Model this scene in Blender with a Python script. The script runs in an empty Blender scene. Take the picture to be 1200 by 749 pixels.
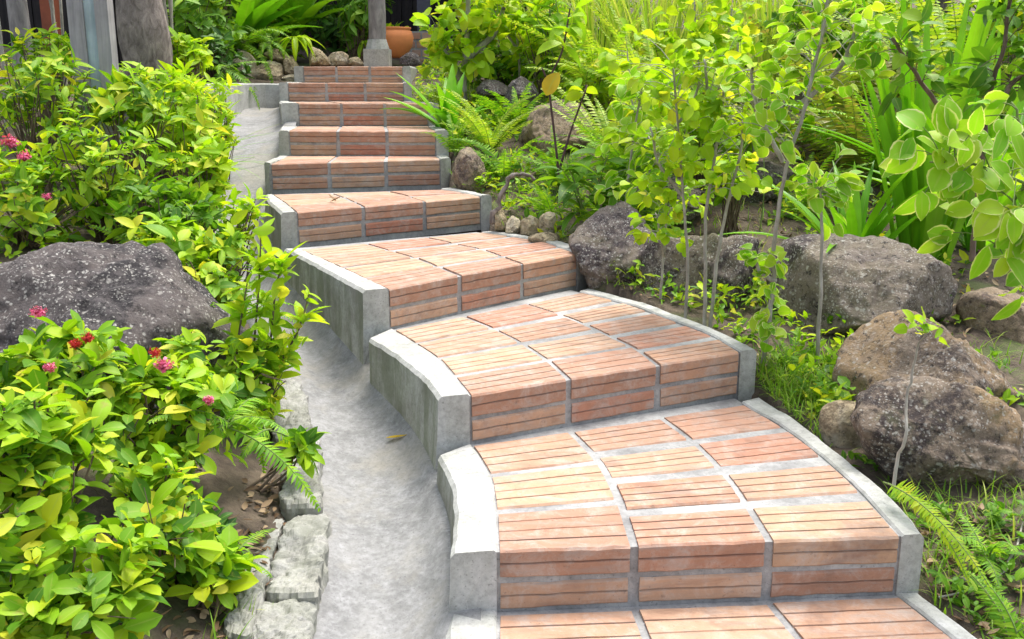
import bpy, math, random
import numpy as np
from mathutils import Vector, noise as mnoise

random.seed(7)
rng = np.random.default_rng(7)
SC = bpy.context.scene
C = SC.collection
R = math.radians

# ------------------------------------------------------------------ camera, sky, sun, exposure
F, PITCH, EYE = 1150.0, R(13.55), 1.264
W0, H0 = 1200.0, 749.0
cam_d = bpy.data.cameras.new('camera')
cam_d.sensor_width = 36.0
cam_d.lens = F / W0 * 36.0
cam_d.clip_start = 0.05
cam_d.clip_end = 2000
cam = bpy.data.objects.new('camera', cam_d)
C.objects.link(cam)
cam.location = (0, 0, EYE)
cam.rotation_euler = (R(90) - PITCH, 0, 0)
SC.camera = cam

SUN_EL, SUN_AZ = R(68), R(38)      # azimuth measured clockwise from +Y
world = bpy.data.worlds.new('World')
SC.world = world
world.use_nodes = True
nt = world.node_tree
bg = nt.nodes['Background']
sky = nt.nodes.new('ShaderNodeTexSky')
sky.sky_type = 'NISHITA'
sky.sun_disc = False
sky.sun_elevation = SUN_EL
sky.sun_rotation = SUN_AZ
sky.air_density = 1.0
sky.dust_density = 4.0
hs_ = nt.nodes.new('ShaderNodeHueSaturation'); hs_.inputs['Saturation'].default_value = 0.5
nt.links.new(sky.outputs[0], hs_.inputs['Color']); nt.links.new(hs_.outputs[0], bg.inputs[0])
bg.inputs[1].default_value = 0.15
sun_d = bpy.data.lights.new('sun', 'SUN')
sun_d.energy = 1.5
sun_d.angle = R(24)
sun_d.color = (1.0, 0.95, 0.87)
sun = bpy.data.objects.new('sun', sun_d)
C.objects.link(sun)
_sd = Vector((math.sin(SUN_AZ) * math.cos(SUN_EL), math.cos(SUN_AZ) * math.cos(SUN_EL), math.sin(SUN_EL)))
sun.rotation_euler = _sd.to_track_quat('Z', 'Y').to_euler()
sun.location = (0, 0, 20)
SC.view_settings.view_transform = 'Standard'
SC.view_settings.look = 'None'
SC.view_settings.exposure = 1.38
SC.view_settings.gamma = 1.0
SC.render.engine = 'CYCLES'
SC.cycles.max_bounces = 8
SC.cycles.transparent_max_bounces = 4
SC.cycles.sample_clamp_indirect = 6

# ------------------------------------------------------------------ picture-to-place helpers (used once, to survey where things stand)
cp, sp = math.cos(PITCH), math.sin(PITCH)
def ray(u, v):
    V = (v - H0 / 2) / F
    return np.array([(u - W0 / 2) / F, cp - V * sp, -sp - V * cp])
def py(u, v, y):                      # the point of this sight line at distance y
    d = ray(u, v)
    return d * (y / d[1]) + np.array([0, 0, EYE])
def pz(u, v, z):                      # the point of this sight line at height z
    d = ray(u, v)
    return d * ((z - EYE) / d[2]) + np.array([0, 0, EYE])
def xat(u, y, z):
    return (u - W0 / 2) / F * (y * cp - (z - EYE) * sp)
def nrm(a):
    a = np.asarray(a, float)
    return a / np.maximum(np.linalg.norm(a, axis=-1, keepdims=True), 1e-9)

# ------------------------------------------------------------------ mesh builder
class MB:
    def __init__(s):
        s.v, s.q, s.uv, s.ng, s.n = [], [], [], [], 0
    def add(s, verts, quads=None, uv=None, ngons=()):
        verts = np.asarray(verts, float).reshape(-1, 3)
        s.v.append(verts)
        s.uv.append(np.zeros((len(verts), 2)) if uv is None else np.asarray(uv, float).reshape(-1, 2))
        if quads is not None and len(quads):
            s.q.append(np.asarray(quads, int).reshape(-1, 4) + s.n)
        for g in ngons:
            s.ng.append([i + s.n for i in g])
        s.n += len(verts)
    def build(s, name, mat, parent=None, smooth=True, origin=None):
        v = np.vstack(s.v)
        o = np.zeros(3)
        if parent is not None:
            r = parent
            while r.parent: r = r.parent
            o = np.array(r.location)
        elif origin is not None:
            o = np.array(origin, float)
        v = v - o
        q = np.vstack(s.q) if s.q else np.zeros((0, 4), int)
        me = bpy.data.meshes.new(name)
        nl = q.size + sum(len(g) for g in s.ng)
        me.vertices.add(len(v)); me.vertices.foreach_set('co', v.astype(np.float32).ravel())
        li = np.concatenate([q.ravel()] + [np.array(g, int) for g in s.ng]).astype(np.int32)
        me.loops.add(nl); me.loops.foreach_set('vertex_index', li)
        tot = np.array([4] * len(q) + [len(g) for g in s.ng], np.int32)
        st = np.concatenate([[0], np.cumsum(tot)[:-1]]).astype(np.int32)
        me.polygons.add(len(tot)); me.polygons.foreach_set('loop_start', st)
        me.polygons.foreach_set('use_smooth', np.full(len(tot), bool(smooth)))
        uv = np.vstack(s.uv)[li].astype(np.float32)
        l = me.uv_layers.new(name='UVMap')
        l.data.foreach_set('uv', uv.ravel())
        me.update(calc_edges=True); me.validate()
        me.materials.append(mat)
        ob = bpy.data.objects.new(name, me)
        C.objects.link(ob)
        if parent is not None: ob.parent = parent
        else: ob.location = o
        return ob

def thing(name, label, cat, loc, group=None):
    o = bpy.data.objects.new(name, None)
    o.empty_display_size = 0.1
    C.objects.link(o)
    o.location = tuple(float(c) for c in loc)
    tag(o, label, cat, group)
    return o
def tag(o, label=None, cat=None, group=None, kind=None):
    if label: o['label'] = label
    if cat: o['category'] = cat
    if group: o['group'] = group
    if kind: o['kind'] = kind
    return o

def tube(mb, pts, r0, r1, sides=6, cap=False):
    pts = np.asarray(pts, float)
    n = len(pts)
    rad = np.linspace(r0, r1, n) if np.isscalar(r0) and np.isscalar(r1) else np.asarray(r0, float)
    t = np.gradient(pts, axis=0); t = nrm(t)
    ref = np.array([0.31, 0.95, 0.1]) if abs(t[:, 1]).mean() < .8 else np.array([1., 0.1, 0.2])
    a = nrm(np.cross(t, ref)); b = np.cross(t, a)
    ang = np.linspace(0, 2 * np.pi, sides, endpoint=False)
    ring = (a[:, None, :] * np.cos(ang)[None, :, None] + b[:, None, :] * np.sin(ang)[None, :, None]) * rad[:, None, None] + pts[:, None, :]
    i = np.arange(n - 1)[:, None] * sides; j = np.arange(sides)[None, :]; k = (j + 1) % sides
    q = np.stack([i + j, i + k, i + sides + k, i + sides + j], -1).reshape(-1, 4)
    uv = np.stack(np.broadcast_arrays(np.arange(sides)[None, :] / sides, np.linspace(0, 1, n)[:, None]), -1)
    mb.add(ring.reshape(-1, 3), q, uv.reshape(-1, 2), ngons=[list(range(sides))[::-1], [(n - 1) * sides + s for s in range(sides)]] if cap else ())

def box(mb, lo, hi):
    x0, y0, z0 = lo; x1, y1, z1 = hi
    v = [(x0,y0,z0),(x1,y0,z0),(x1,y1,z0),(x0,y1,z0),(x0,y0,z1),(x1,y0,z1),(x1,y1,z1),(x0,y1,z1)]
    mb.add(v, [(0,3,2,1),(4,5,6,7),(0,1,5,4),(1,2,6,5),(2,3,7,6),(3,0,4,7)])

def bez(p0, p1, p2, n=6):
    t = np.linspace(0, 1, n)[:, None]
    return (1 - t) ** 2 * p0 + 2 * t * (1 - t) * p1 + t * t * p2

PROF = {
    'obov':   lambda t: np.sin(np.pi * t ** 1.35) ** 0.62,
    'oval':   lambda t: np.sin(np.pi * t ** 0.85) ** 0.75,
    'lance':  lambda t: np.sin(np.pi * t ** 0.75) ** 0.95,
    'round':  lambda t: np.clip(np.sin(np.pi * t ** 0.7), 0, 1) ** 0.55,
    'strap':  lambda t: np.clip(1 - t, 0, 1) ** 0.45 * (0.62 + 0.38 * np.sin(np.pi * np.clip(t * 1.1, 0, 1))),
    'blade':  lambda t: np.clip(1 - t, 0, 1) ** 0.7,
    'pinna':  lambda t: np.clip(1 - t, 0, 1) ** 0.6,
}
def leaves(mb, base, d, n, L, Wd, prof='oval', bend=0.5, fold=0.18, rows=5, wave=0.0):
    base = np.asarray(base, float); d = nrm(d); n = nrm(n - np.sum(n * d, -1, keepdims=True) * d)
    N = len(base)
    L = np.broadcast_to(np.asarray(L, float), (N,)); Wd = np.broadcast_to(np.asarray(Wd, float), (N,))
    kap = np.broadcast_to(np.asarray(bend, float), (N,)); kap = np.where(np.abs(kap) < 1e-3, 1e-3, kap)
    t = np.linspace(0, 1, rows + 1)
    w = PROF[prof](t); w = np.maximum(w, 0.035)
    if prof not in ('strap', 'blade', 'pinna'): w[0] = 0.06
    s = np.cross(d, n)
    kt = kap[:, None] * t[None]
    along = (np.sin(kt) / kap[:, None] * L[:, None])[..., None] * d[:, None]
    down = -((1 - np.cos(kt)) / kap[:, None] * L[:, None])[..., None] * n[:, None]
    mid = base[:, None] + along + down
    nn = n[:, None] * np.cos(kt)[..., None] + d[:, None] * np.sin(kt)[..., None]
    hw = 0.5 * Wd[:, None, None] * w[None, :, None]
    wv = 0
    if wave:
        wv = nn * (np.sin(t * 9)[None, :, None] * rng.normal(0, wave, (N, 1, 1))) * Wd[:, None, None]
    left = mid - s[:, None] * hw + nn * hw * fold * 2 + wv
    right = mid + s[:, None] * hw + nn * hw * fold * 2 - wv
    V = np.stack([left, mid, right], 2)          # N, rows+1, 3, 3
    per = (rows + 1) * 3
    i = np.arange(rows)[:, None] * 3; j = np.arange(2)[None]
    q1 = np.stack([i + j, i + j + 1, i + 3 + j + 1, i + 3 + j], -1).reshape(-1, 4)
    q = (q1[None] + (np.arange(N) * per)[:, None, None]).reshape(-1, 4)
    uv = np.stack(np.broadcast_arrays(np.array([0, .5, 1])[None, :], t[:, None]), -1)
    uv = np.broadcast_to(uv[None], (N, rows + 1, 3, 2))
    mb.add(V.reshape(-1, 3), q, uv.reshape(-1, 2))

# ------------------------------------------------------------------ materials
def new_mat(name):
    m = bpy.data.materials.new(name); m.use_nodes = True
    t = m.node_tree
    p = t.nodes['Principled BSDF']
    return m, t, p
def N(t, typ, **kw):
    n = t.nodes.new(typ)
    for k, v in kw.items():
        if k in n.inputs.keys(): n.inputs[k].default_value = v
        else: setattr(n, k, v)
    return n
def ramp(t, fac, stops, interp='LINEAR'):
    n = t.nodes.new('ShaderNodeValToRGB'); n.color_ramp.interpolation = interp
    e = n.color_ramp.elements
    while len(e) < len(stops): e.new(0.5)
    for el, (pos, col) in zip(e, stops):
        el.position = pos; el.color = tuple(col) + (1,) if len(col) == 3 else col
    t.links.new(fac, n.inputs[0])
    return n.outputs[0]
def g(v): return (v, v, v)
def mix(t, fac, a, b, mode='MIX'):
    n = t.nodes.new('ShaderNodeMix'); n.data_type = 'RGBA'; n.blend_type = mode
    for s, val in ((0, fac), (6, a), (7, b)):
        if isinstance(val, bpy.types.NodeSocket): t.links.new(val, n.inputs[s])
        elif s == 0: n.inputs[0].default_value = val
        else: n.inputs[s].default_value = tuple(val) + (1,)
    return n.outputs[2]
def objco(t, scale=(1, 1, 1), rnd=True):
    tc = t.nodes.new('ShaderNodeTexCoord'); mp = t.nodes.new('ShaderNodeMapping')
    t.links.new(tc.outputs['Object'], mp.inputs[0]); mp.inputs['Scale'].default_value = scale
    if rnd:
        oi = t.nodes.new('ShaderNodeObjectInfo')
        mu = t.nodes.new('ShaderNodeVectorMath'); mu.operation = 'SCALE'
        cx = t.nodes.new('ShaderNodeCombineXYZ')
        for k in range(3): t.links.new(oi.outputs['Random'], cx.inputs[k])
        t.links.new(cx.outputs[0], mu.inputs[0]); mu.inputs['Scale'].default_value = 37.0
        t.links.new(mu.outputs[0], mp.inputs['Location'])
    return mp.outputs[0]
def tnoise(t, co, scale, detail=6, rough=0.6, dist=0.0):
    n = N(t, 'ShaderNodeTexNoise'); n.inputs['Scale'].default_value = scale
    n.inputs['Detail'].default_value = detail; n.inputs['Roughness'].default_value = rough
    n.inputs['Distortion'].default_value = dist
    t.links.new(co, n.inputs['Vector'])
    return n.outputs[0]
def bump(t, p, h, strength=0.4, dist=0.01):
    b = N(t, 'ShaderNodeBump'); b.inputs['Strength'].default_value = strength; b.inputs['Distance'].default_value = dist
    t.links.new(h, b.inputs['Height']); t.links.new(b.outputs[0], p.inputs['Normal'])

def leaf_mat(name, stops, trans=0.42, rough=0.5, edge=None, rib=0.35, spot=None):
    m, t, p = new_mat(name)
    geo = N(t, 'ShaderNodeNewGeometry')
    col = ramp(t, geo.outputs['Random Per Island'], stops)
    co = objco(t)
    nz = tnoise(t, co, 9.0, 2)
    col = mix(t, 0.55, col, ramp(t, nz, [(0.3, g(0.72)), (0.7, g(1.25))]), 'MULTIPLY')
    uvn = N(t, 'ShaderNodeUVMap'); sx = N(t, 'ShaderNodeSeparateXYZ'); t.links.new(uvn.outputs[0], sx.inputs[0])
    ab = N(t, 'ShaderNodeMath', operation='SUBTRACT'); t.links.new(sx.outputs[0], ab.inputs[0]); ab.inputs[1].default_value = 0.5
    a2 = N(t, 'ShaderNodeMath', operation='ABSOLUTE'); t.links.new(ab.outputs[0], a2.inputs[0])
    if rib:
        rb = ramp(t, a2.outputs[0], [(0.0, g(rib)), (0.07, g(0.0))])
        col = mix(t, rb, col, (0.42, 0.5, 0.12))
    if edge:
        # variegated margin with an uneven inner border
        n2 = tnoise(t, co, 45.0, 3)
        ad = N(t, 'ShaderNodeMath', operation='MULTIPLY_ADD'); t.links.new(n2, ad.inputs[0]); ad.inputs[1].default_value = 0.22; t.links.new(a2.outputs[0], ad.inputs[2])
        eb = ramp(t, ad.outputs[0], [(0.51, g(0.0)), (0.57, g(0.9))])
        col = mix(t, eb, col, edge)
    if spot:
        n3 = tnoise(t, co, 30.0, 3)
        col = mix(t, ramp(t, n3, [(0.64, g(0)), (0.71, g(0.6))]), col, spot)
    t.links.new(col, p.inputs['Base Color'])
    p.inputs['Roughness'].default_value = rough
    p.inputs['Specular IOR Level'].default_value = 0.28
    tr = N(t, 'ShaderNodeBsdfTranslucent')
    tcol = mix(t, 1.0, col, (1.16, 1.16, 0.45), 'MULTIPLY')
    t.links.new(tcol, tr.inputs[0])
    mx = N(t, 'ShaderNodeMixShader'); mx.inputs[0].default_value = trans
    t.links.new(p.outputs[0], mx.inputs[1]); t.links.new(tr.outputs[0], mx.inputs[2])
    t.links.new(mx.outputs[0], t.nodes['Material Output'].inputs[0])
    return m
def bark_mat(name, a, b, scale=18, zs=0.25, bs=0.6):
    m, t, p = new_mat(name)
    co = objco(t, (1, 1, zs))
    n1 = tnoise(t, co, scale, 8, 0.65, 0.6)
    n2 = tnoise(t, objco(t), 7.0, 3)
    col = mix(t, ramp(t, n1, [(0.35, g(0)), (0.65, g(1))]), a, b)
    col = mix(t, 0.5, col, ramp(t, n2, [(0.3, g(0.6)), (0.7, g(1.3))]), 'MULTIPLY')
    t.links.new(col, p.inputs['Base Color']); p.inputs['Roughness'].default_value = 0.9
    bump(t, p, n1, bs, 0.01)
    return m
def rock_mat(name, base, dark, pale, lichen=0.5, moss=0.0):
    m, t, p = new_mat(name)
    co = objco(t)
    n1 = tnoise(t, co, 2.7, 12, 0.72, 0.7); n2 = tnoise(t, co, 30.0, 10, 0.75); n3 = tnoise(t, co, 2.1, 5, 0.6, 0.8)
    col = mix(t, ramp(t, n1, [(0.46, g(0)), (0.53, g(1))]), dark, base)
    col = mix(t, ramp(t, n3, [(0.50, g(0)), (0.57, g(0.9))]), col, pale)
    # coarse crystals, light and dark
    col = mix(t, ramp(t, n2, [(0.48, g(0.0)), (0.60, g(0.55))]), col, tuple(min(1, c * 1.75 + 0.02) for c in base))
    col = mix(t, ramp(t, tnoise(t, co, 38.0, 8, 0.75), [(0.38, g(0.85)), (0.47, g(0))]), col, tuple(c * .45 for c in dark))
    hs = n2
    for sc, lo, hi, gs in ((46.0, .16, .30, 5.0), (24.0, .10, .24, 3.0), (90.0, .18, .34, 8.0)):
        wob = N(t, 'ShaderNodeVectorMath', operation='MULTIPLY_ADD'); nn = N(t, 'ShaderNodeTexNoise'); nn.inputs['Scale'].default_value = sc * 1.4
        t.links.new(co, nn.inputs['Vector']); t.links.new(nn.outputs['Color'], wob.inputs[0]); wob.inputs[1].default_value = (.022 * 46 / sc,) * 3; t.links.new(co, wob.inputs[2])
        vor = N(t, 'ShaderNodeTexVoronoi'); vor.inputs['Scale'].default_value = sc; t.links.new(wob.outputs[0], vor.inputs['Vector'])
        fl = ramp(t, vor.outputs['Distance'], [(lo, g(1)), (hi, g(0))])
        gate = ramp(t, tnoise(t, co, gs, 6, .75), [(0.42, g(0)), (0.60, g(lichen * .85))])
        fl2 = mix(t, 1.0, fl, gate, 'MULTIPLY')
        col = mix(t, fl2, col, (0.56, 0.54, 0.49))
    if moss:
        mg = ramp(t, tnoise(t, co, 5.0, 6, 0.75), [(0.55, g(0)), (0.65, g(moss))])
        col = mix(t, mg, col, (0.085, 0.10, 0.03))
    t.links.new(col, p.inputs['Base Color']); p.inputs['Roughness'].default_value = 0.9
    bump(t, p, mix(t, 0.45, n2, tnoise(t, co, 9.0, 10, .75)), 1.0, 0.035)
    return m
def concrete_mat(name, base, dark, streak=0.0, algae=(0.12, 0.14, 0.07), pale=None, fine=0):
    m, t, p = new_mat(name)
    co = objco(t, rnd=False)
    n1 = tnoise(t, co, 5.0, 8, 0.65, 0.3); n2 = tnoise(t, co, 60.0, 6, 0.7); n3 = tnoise(t, co, 1.7, 3)
    col = mix(t, ramp(t, n1, [(0.35, g(0)), (0.65, g(1))]), dark, base)
    if pale: col = mix(t, ramp(t, tnoise(t, co, 22.0 if fine else 9.0, 12, 0.85), [(0.45, g(0)), (0.66, g(0.75))]), col, pale)
    if fine: col = mix(t, ramp(t, tnoise(t, co, 2.6, 6, .65), [(.48, g(0)), (.62, g(.7))]), col, (.27, .255, .215))
    col = mix(t, 0.45, col, ramp(t, n2, [(0.35, g(0.6)), (0.6, g(1.2))]), 'MULTIPLY')
    col = mix(t, ramp(t, tnoise(t, co, 130.0, 4, .6), [(0.30, g(0.6)), (0.40, g(0))]), col, tuple(c * .45 for c in dark))
    if streak:
        st = tnoise(t, objco(t, (1, 1, 0.22), False), 11.0, 6, 0.6, 0.3)
        col = mix(t, ramp(t, st, [(0.40, g(0)), (0.58, g(streak))]), col, algae)
        col = mix(t, ramp(t, n3, [(0.47, g(0)), (0.60, g(streak * .8))]), col, (0.13, 0.115, 0.085))
    t.links.new(col, p.inputs['Base Color']); p.inputs['Roughness'].default_value = 0.85
    bump(t, p, n2 if fine else mix(t, 0.5, n2, n1), 0.18 if fine else 0.45, 0.004 if fine else 0.006)
    return m
def brick_mat():
    m, t, p = new_mat('terracotta_brick')
    geo = N(t, 'ShaderNodeNewGeometry'); co = objco(t, rnd=False)
    stops = [(0.0, (.47, .285, .185)), (.12, (.42, .185, .118)), (.24, (.50, .345, .235)), (.36, (.42, .225, .14)), (.48, (.50, .315, .20)), (.58, (.37, .205, .135)),
             (.68, (.45, .215, .14)), (.78, (.47, .30, .19)), (.88, (.40, .25, .165)), (1.0, (.39, .165, .105))]
    col = ramp(t, geo.outputs['Random Per Island'], stops)
    n1 = tnoise(t, co, 14.0, 8, 0.7, 0.4); n2 = tnoise(t, co, 90.0, 6, 0.7); n3 = tnoise(t, co, 5.0, 6, 0.65)
    col = mix(t, 0.6, col, ramp(t, n1, [(0.3, (.72, .66, .62)), (0.7, (1.15, 1.15, 1.15))]), 'MULTIPLY')
    col = mix(t, ramp(t, tnoise(t, co, 13.0, 10, .8, .5), [(0.48, g(0)), (0.64, g(0.6))]), col, (.45, .40, .355))
    col = mix(t, ramp(t, n3, [(0.57, g(0)), (0.68, g(0.6))]), col, (.20, .115, .08))
    col = mix(t, ramp(t, tnoise(t, co, 28.0, 6, .7), [(0.62, g(0)), (0.70, g(.55))]), col, (.13, .085, .065))
    stc = objco(t, (.35, 2.4, 2.4), False)
    col = mix(t, ramp(t, tnoise(t, stc, 16.0, 8, .7), [(0.50, g(0)), (0.68, g(0.6))]), col, (.30, .25, .215))
    col = mix(t, ramp(t, tnoise(t, stc, 11.0, 6, .65), [(0.34, g(0.55)), (0.46, g(0))]), col, (.27, .15, .10))
    col = mix(t, ramp(t, n2, [(0.31, g(0.6)), (0.39, g(0))]), col, (.16, .09, .06))
    t.links.new(col, p.inputs['Base Color']); p.inputs['Roughness'].default_value = 0.85
    bump(t, p, mix(t, .5, n2, n1), 0.5, 0.004)
    return m
def plain(name, col, rough=0.6, var=0.3, scale=8, stretch=(1, 1, 1)):
    m, t, p = new_mat(name)
    co = objco(t, stretch)
    c = mix(t, var, col, ramp(t, tnoise(t, co, scale, 6, .65), [(0.3, g(0.4)), (0.7, g(1.4))]), 'MULTIPLY')
    t.links.new(c, p.inputs['Base Color']); p.inputs['Roughness'].default_value = rough
    bump(t, p, tnoise(t, co, scale * 5, 5), 0.3, 0.004)
    return m

M = {}
M['brick'] = brick_mat()
M['mortar'] = concrete_mat('mortar', (.40, .40, .39), (.19, .19, .19), 0.0)
M['kerb'] = concrete_mat('pale_concrete', (.46, .46, .44), (.29, .292, .275), 0.2, pale=(.57, .57, .545))
M['wall'] = concrete_mat('stained_concrete', (.45, .445, .41), (.27, .265, .23), .6, pale=(.55, .55, .52))
M['drain'] = concrete_mat('drain_concrete', (.24, .24, .235), (.15, .152, .15), 0.0, pale=(.34, .343, .346), fine=1)
M['rubble'] = concrete_mat('broken_concrete', (.34, .335, .31), (.13, .13, .115), 0.25, pale=(.46, .455, .43))
M['rock_dark'] = rock_mat('dark_lichen_rock', (.062, .053, .052), (.017, .014, .016), (.115, .095, .088), 1.0)
M['rock_brown'] = rock_mat('brown_purple_rock', (.145, .118, .105), (.045, .033, .037), (.23, .19, .14), 1.0, 0.4)
M['rock_tan'] = rock_mat('tan_rock', (.25, .185, .12), (.12, .085, .07), (.32, .26, .17), 0.3, .2)
M['rock_ochre'] = rock_mat('ochre_rock', (.19, .145, .105), (.050, .036, .034), (.33, .225, .12), 0.9, 0.5)
M['stone_pale'] = rock_mat('pale_stone', (.42, .34, .215), (.22, .165, .10), (.50, .44, .33), 0.1, .3)
M['bark'] = bark_mat('tree_bark', (.10, .08, .07), (.30, .255, .23), 26, .5, 1.0)
M['bark_grey'] = bark_mat('grey_bark', (.16, .145, .145), (.30, .28, .27), 25)
M['stem_grey'] = bark_mat('grey_stem', (.24, .22, .18), (.40, .38, .33), 40, 0.4, 0.3)
M['stem_brown'] = bark_mat('brown_stem', (.09, .06, .045), (.18, .13, .09), 40, 0.4, 0.3)
M['stem_green'] = bark_mat('green_stem', (.13, .20, .05), (.20, .26, .08), 40, 0.4, 0.2)
M['stem_purple'] = bark_mat('purple_stem', (.06, .03, .035), (.11, .06, .06), 40, 0.4, 0.2)
YG = [(0, (.05, .15, .014)), (.12, (.10, .25, .012)), (.35, (.20, .40, .014)), (.65, (.32, .52, .016)), (.88, (.48, .60, .025)), (1, (.64, .60, .05))]
GR = [(0, (.06, .17, .012)), (.4, (.11, .27, .016)), (.8, (.18, .37, .02)), (1, (.30, .46, .03))]
M['leaf_ixora'] = leaf_mat('glossy_yellow_green_leaf', YG, spot=(.38, .34, .06))
M['leaf_green'] = leaf_mat('mid_green_leaf', GR)
M['leaf_dark'] = leaf_mat('dark_green_leaf', [(0, (.025, .08, .014)), (.5, (.05, .15, .02)), (1, (.11, .25, .03))], 0.25)
M['leaf_lime'] = leaf_mat('lime_leaf', [(0, (.24, .46, .016)), (.5, (.37, .58, .02)), (.85, (.52, .64, .03)), (1, (.68, .64, .07))], 0.5)
M['leaf_var'] = leaf_mat('variegated_leaf', [(0, (.18, .43, .02)), (.6, (.30, .54, .025)), (1, (.46, .60, .05))], 0.48, edge=(.66, .68, .32))
M['leaf_fern'] = leaf_mat('fern_leaf', [(0, (.11, .29, .012)), (.5, (.20, .43, .018)), (1, (.32, .50, .03))], 0.42, rib=0)
M['leaf_fern_pale'] = leaf_mat('pale_fern_leaf', [(0, (.24, .42, .03)), (.5, (.34, .50, .04)), (1, (.48, .56, .08))], 0.4, rib=0)
M['leaf_fern_rust'] = leaf_mat('rusty_fern_leaf', [(0, (.10, .14, .02)), (.5, (.18, .24, .03)), (1, (.30, .24, .08))], 0.35, rib=0)
M['leaf_strap'] = leaf_mat('strap_leaf', [(0, (.10, .32, .012)), (.5, (.17, .43, .015)), (1, (.27, .50, .02))], 0.38, rough=.35, rib=.12)
M['grass'] = leaf_mat('grass_blade', [(0, (.14, .30, .02)), (.6, (.22, .42, .03)), (1, (.42, .46, .10))], 0.4, rib=0)
M['reed'] = leaf_mat('pale_reed_leaf', [(0, (.28, .46, .06)), (.5, (.42, .56, .08)), (1, (.62, .62, .22))], 0.42, rib=0)
M['leaf_gold'] = leaf_mat('golden_leaf', [(0, (.55, .34, .02)), (1, (.70, .50, .04))], 0.4)
M['petal'] = leaf_mat('pink_petal', [(0, (.55, .05, .16)), (.5, (.72, .12, .28)), (1, (.80, .28, .42))], 0.3, rib=0)
M['petal_red'] = leaf_mat('red_petal', [(0, (.45, .02, .02)), (1, (.65, .06, .06))], 0.3, rib=0)
M['dead_leaf'] = leaf_mat('dry_leaf', [(0, (.10, .06, .035)), (.5, (.22, .14, .08)), (1, (.36, .27, .17))], 0.1, rough=.8, rib=0.1)
M['timber'] = bark_mat('weathered_timber', (.24, .225, .235), (.36, .34, .35), 30, 0.06, 0.4)
M['timber_blue'] = bark_mat('blue_grey_paint', (.30, .37, .41), (.40, .47, .50), 25, 0.06, 0.3)
M['timber_shade_dark'] = bark_mat('shade_dark_timber', (.012, .010, .012), (.030, .024, .024), 22, 0.06, 0.4)  # near-black timber tone, with interior shade put into the colour
M['rust'] = plain('rust_red_paint', (.24, .06, .025), 0.7, 0.4)
M['terracotta'] = plain('terracotta_clay', (.74, .26, .09), 0.75, 0.2)
def soil_mat():
    m, t, p = new_mat('garden_soil')
    co = objco(t, rnd=False)
    n1 = tnoise(t, co, 9, 10, .7); n2 = tnoise(t, co, 1.3, 4)
    col = mix(t, ramp(t, n1, [(.35, g(0)), (.65, g(1))]), (.050, .036, .026), (.15, .115, .08))
    col = mix(t, ramp(t, tnoise(t, co, 3.2, 6, .6), [(.52, g(0)), (.62, g(.6))]), col, (.08, .12, .025))
    t.links.new(col, p.inputs['Base Color']); p.inputs['Roughness'].default_value = .95
    bump(t, p, n1, .9, .03)
    return m
M['soil'] = soil_mat()

# ------------------------------------------------------------------ survey of the stairs
HZ = [0.0, .16, .32, .48, .64, .80, .96, 1.12, 1.265, 1.405]       # tread heights
def PZ(pts, z): return np.array([pz(u, v, z)[:2] for u, v in pts])
def PY(us, ys, z):  return np.array([(xat(u, y, z), y) for u, y in zip(us, ys)])
S = {}
S[1] = dict(li=PZ([(582,646),(581,599),(576,559),(557,527),(552,521)], .16), lo=PZ([(528,650),(533,602),(531,579),(525,557),(513,536)], .16),
            ri=PZ([(1057,628),(1020,587),(987,554),(957,529),(917,499),(869,472)], .16), ro=PZ([(1082,627),(1077,616),(1047,582),(1013,554),(980,529),(943,499),(893,467)], .16))
S[2] = dict(li=PZ([(550,463),(515,420),(483,400),(460,386)], .32), lo=PZ([(513,467),(500,447),(467,420),(432,398)], .32),
            ri=PZ([(868,413),(833,391),(800,380),(740,357),(679,342)], .32), ro=PZ([(887,411),(874,402),(835,385),(800,372),(745,352),(690,339)], .32))
S[3] = dict(li=PZ([(455,339),(400,313.5),(351,292)], .48), lo=PZ([(425,342),(380,317),(333,292)], .48),
            ri=PZ([(677,297),(634,282),(564,272)], .48), ro=PZ([(690,293),(650,281.5),(576,271)], .48))
S[4] = dict(li=PZ([(347,249),(333,237),(319,228)], .64), lo=PZ([(329,250),(315,237),(310,229)], .64),
            ri=PZ([(563.6,230.5),(540,225),(517,222)], .64), ro=PZ([(576,230),(550,224),(529,221)], .64))
y6, y7, y8, y9, y10 = 6.5, 7.25, 8.0, 8.9, 10.6
S[5] = dict(li=np.vstack([PZ([(316.6,192)], .8), PY([338], [y6], .8)]), lo=np.vstack([PZ([(309.5,191)], .8), PY([328], [y6], .8)]),
            ri=np.vstack([PZ([(516,187)], .8), PY([511], [y6], .8)]), ro=np.vstack([PZ([(528,186)], .8), PY([526], [y6], .8)]))
S[6] = dict(li=PY([338,349], [y6,y7], .96), lo=PY([327,330], [y6,y7], .96), ri=PY([511,502], [y6,y7], .96), ro=PY([526,514], [y6,y7], .96))
S[7] = dict(li=PY([349,337], [y7,y8], 1.12), lo=PY([329.5,327], [y7,y8], 1.12), ri=PY([502,473], [y7,y8], 1.12), ro=PY([514,482], [y7,y8], 1.12))
S[8] = dict(li=PY([337,355], [y8,y9], 1.265), lo=PY([327,344], [y8,y9], 1.265), ri=PY([473,472], [y8,y9], 1.265), ro=PY([482,481], [y8,y9], 1.265))
S[9] = dict(li=PY([355,362], [y9,y10], 1.405), lo=PY([344,352], [y9,y10], 1.405), ri=PY([472,480], [y9,y10], 1.405), ro=PY([481,494], [y9,y10], 1.405))
b1l, b1r = S[1]['li'][0], S[1]['ri'][0]
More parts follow.
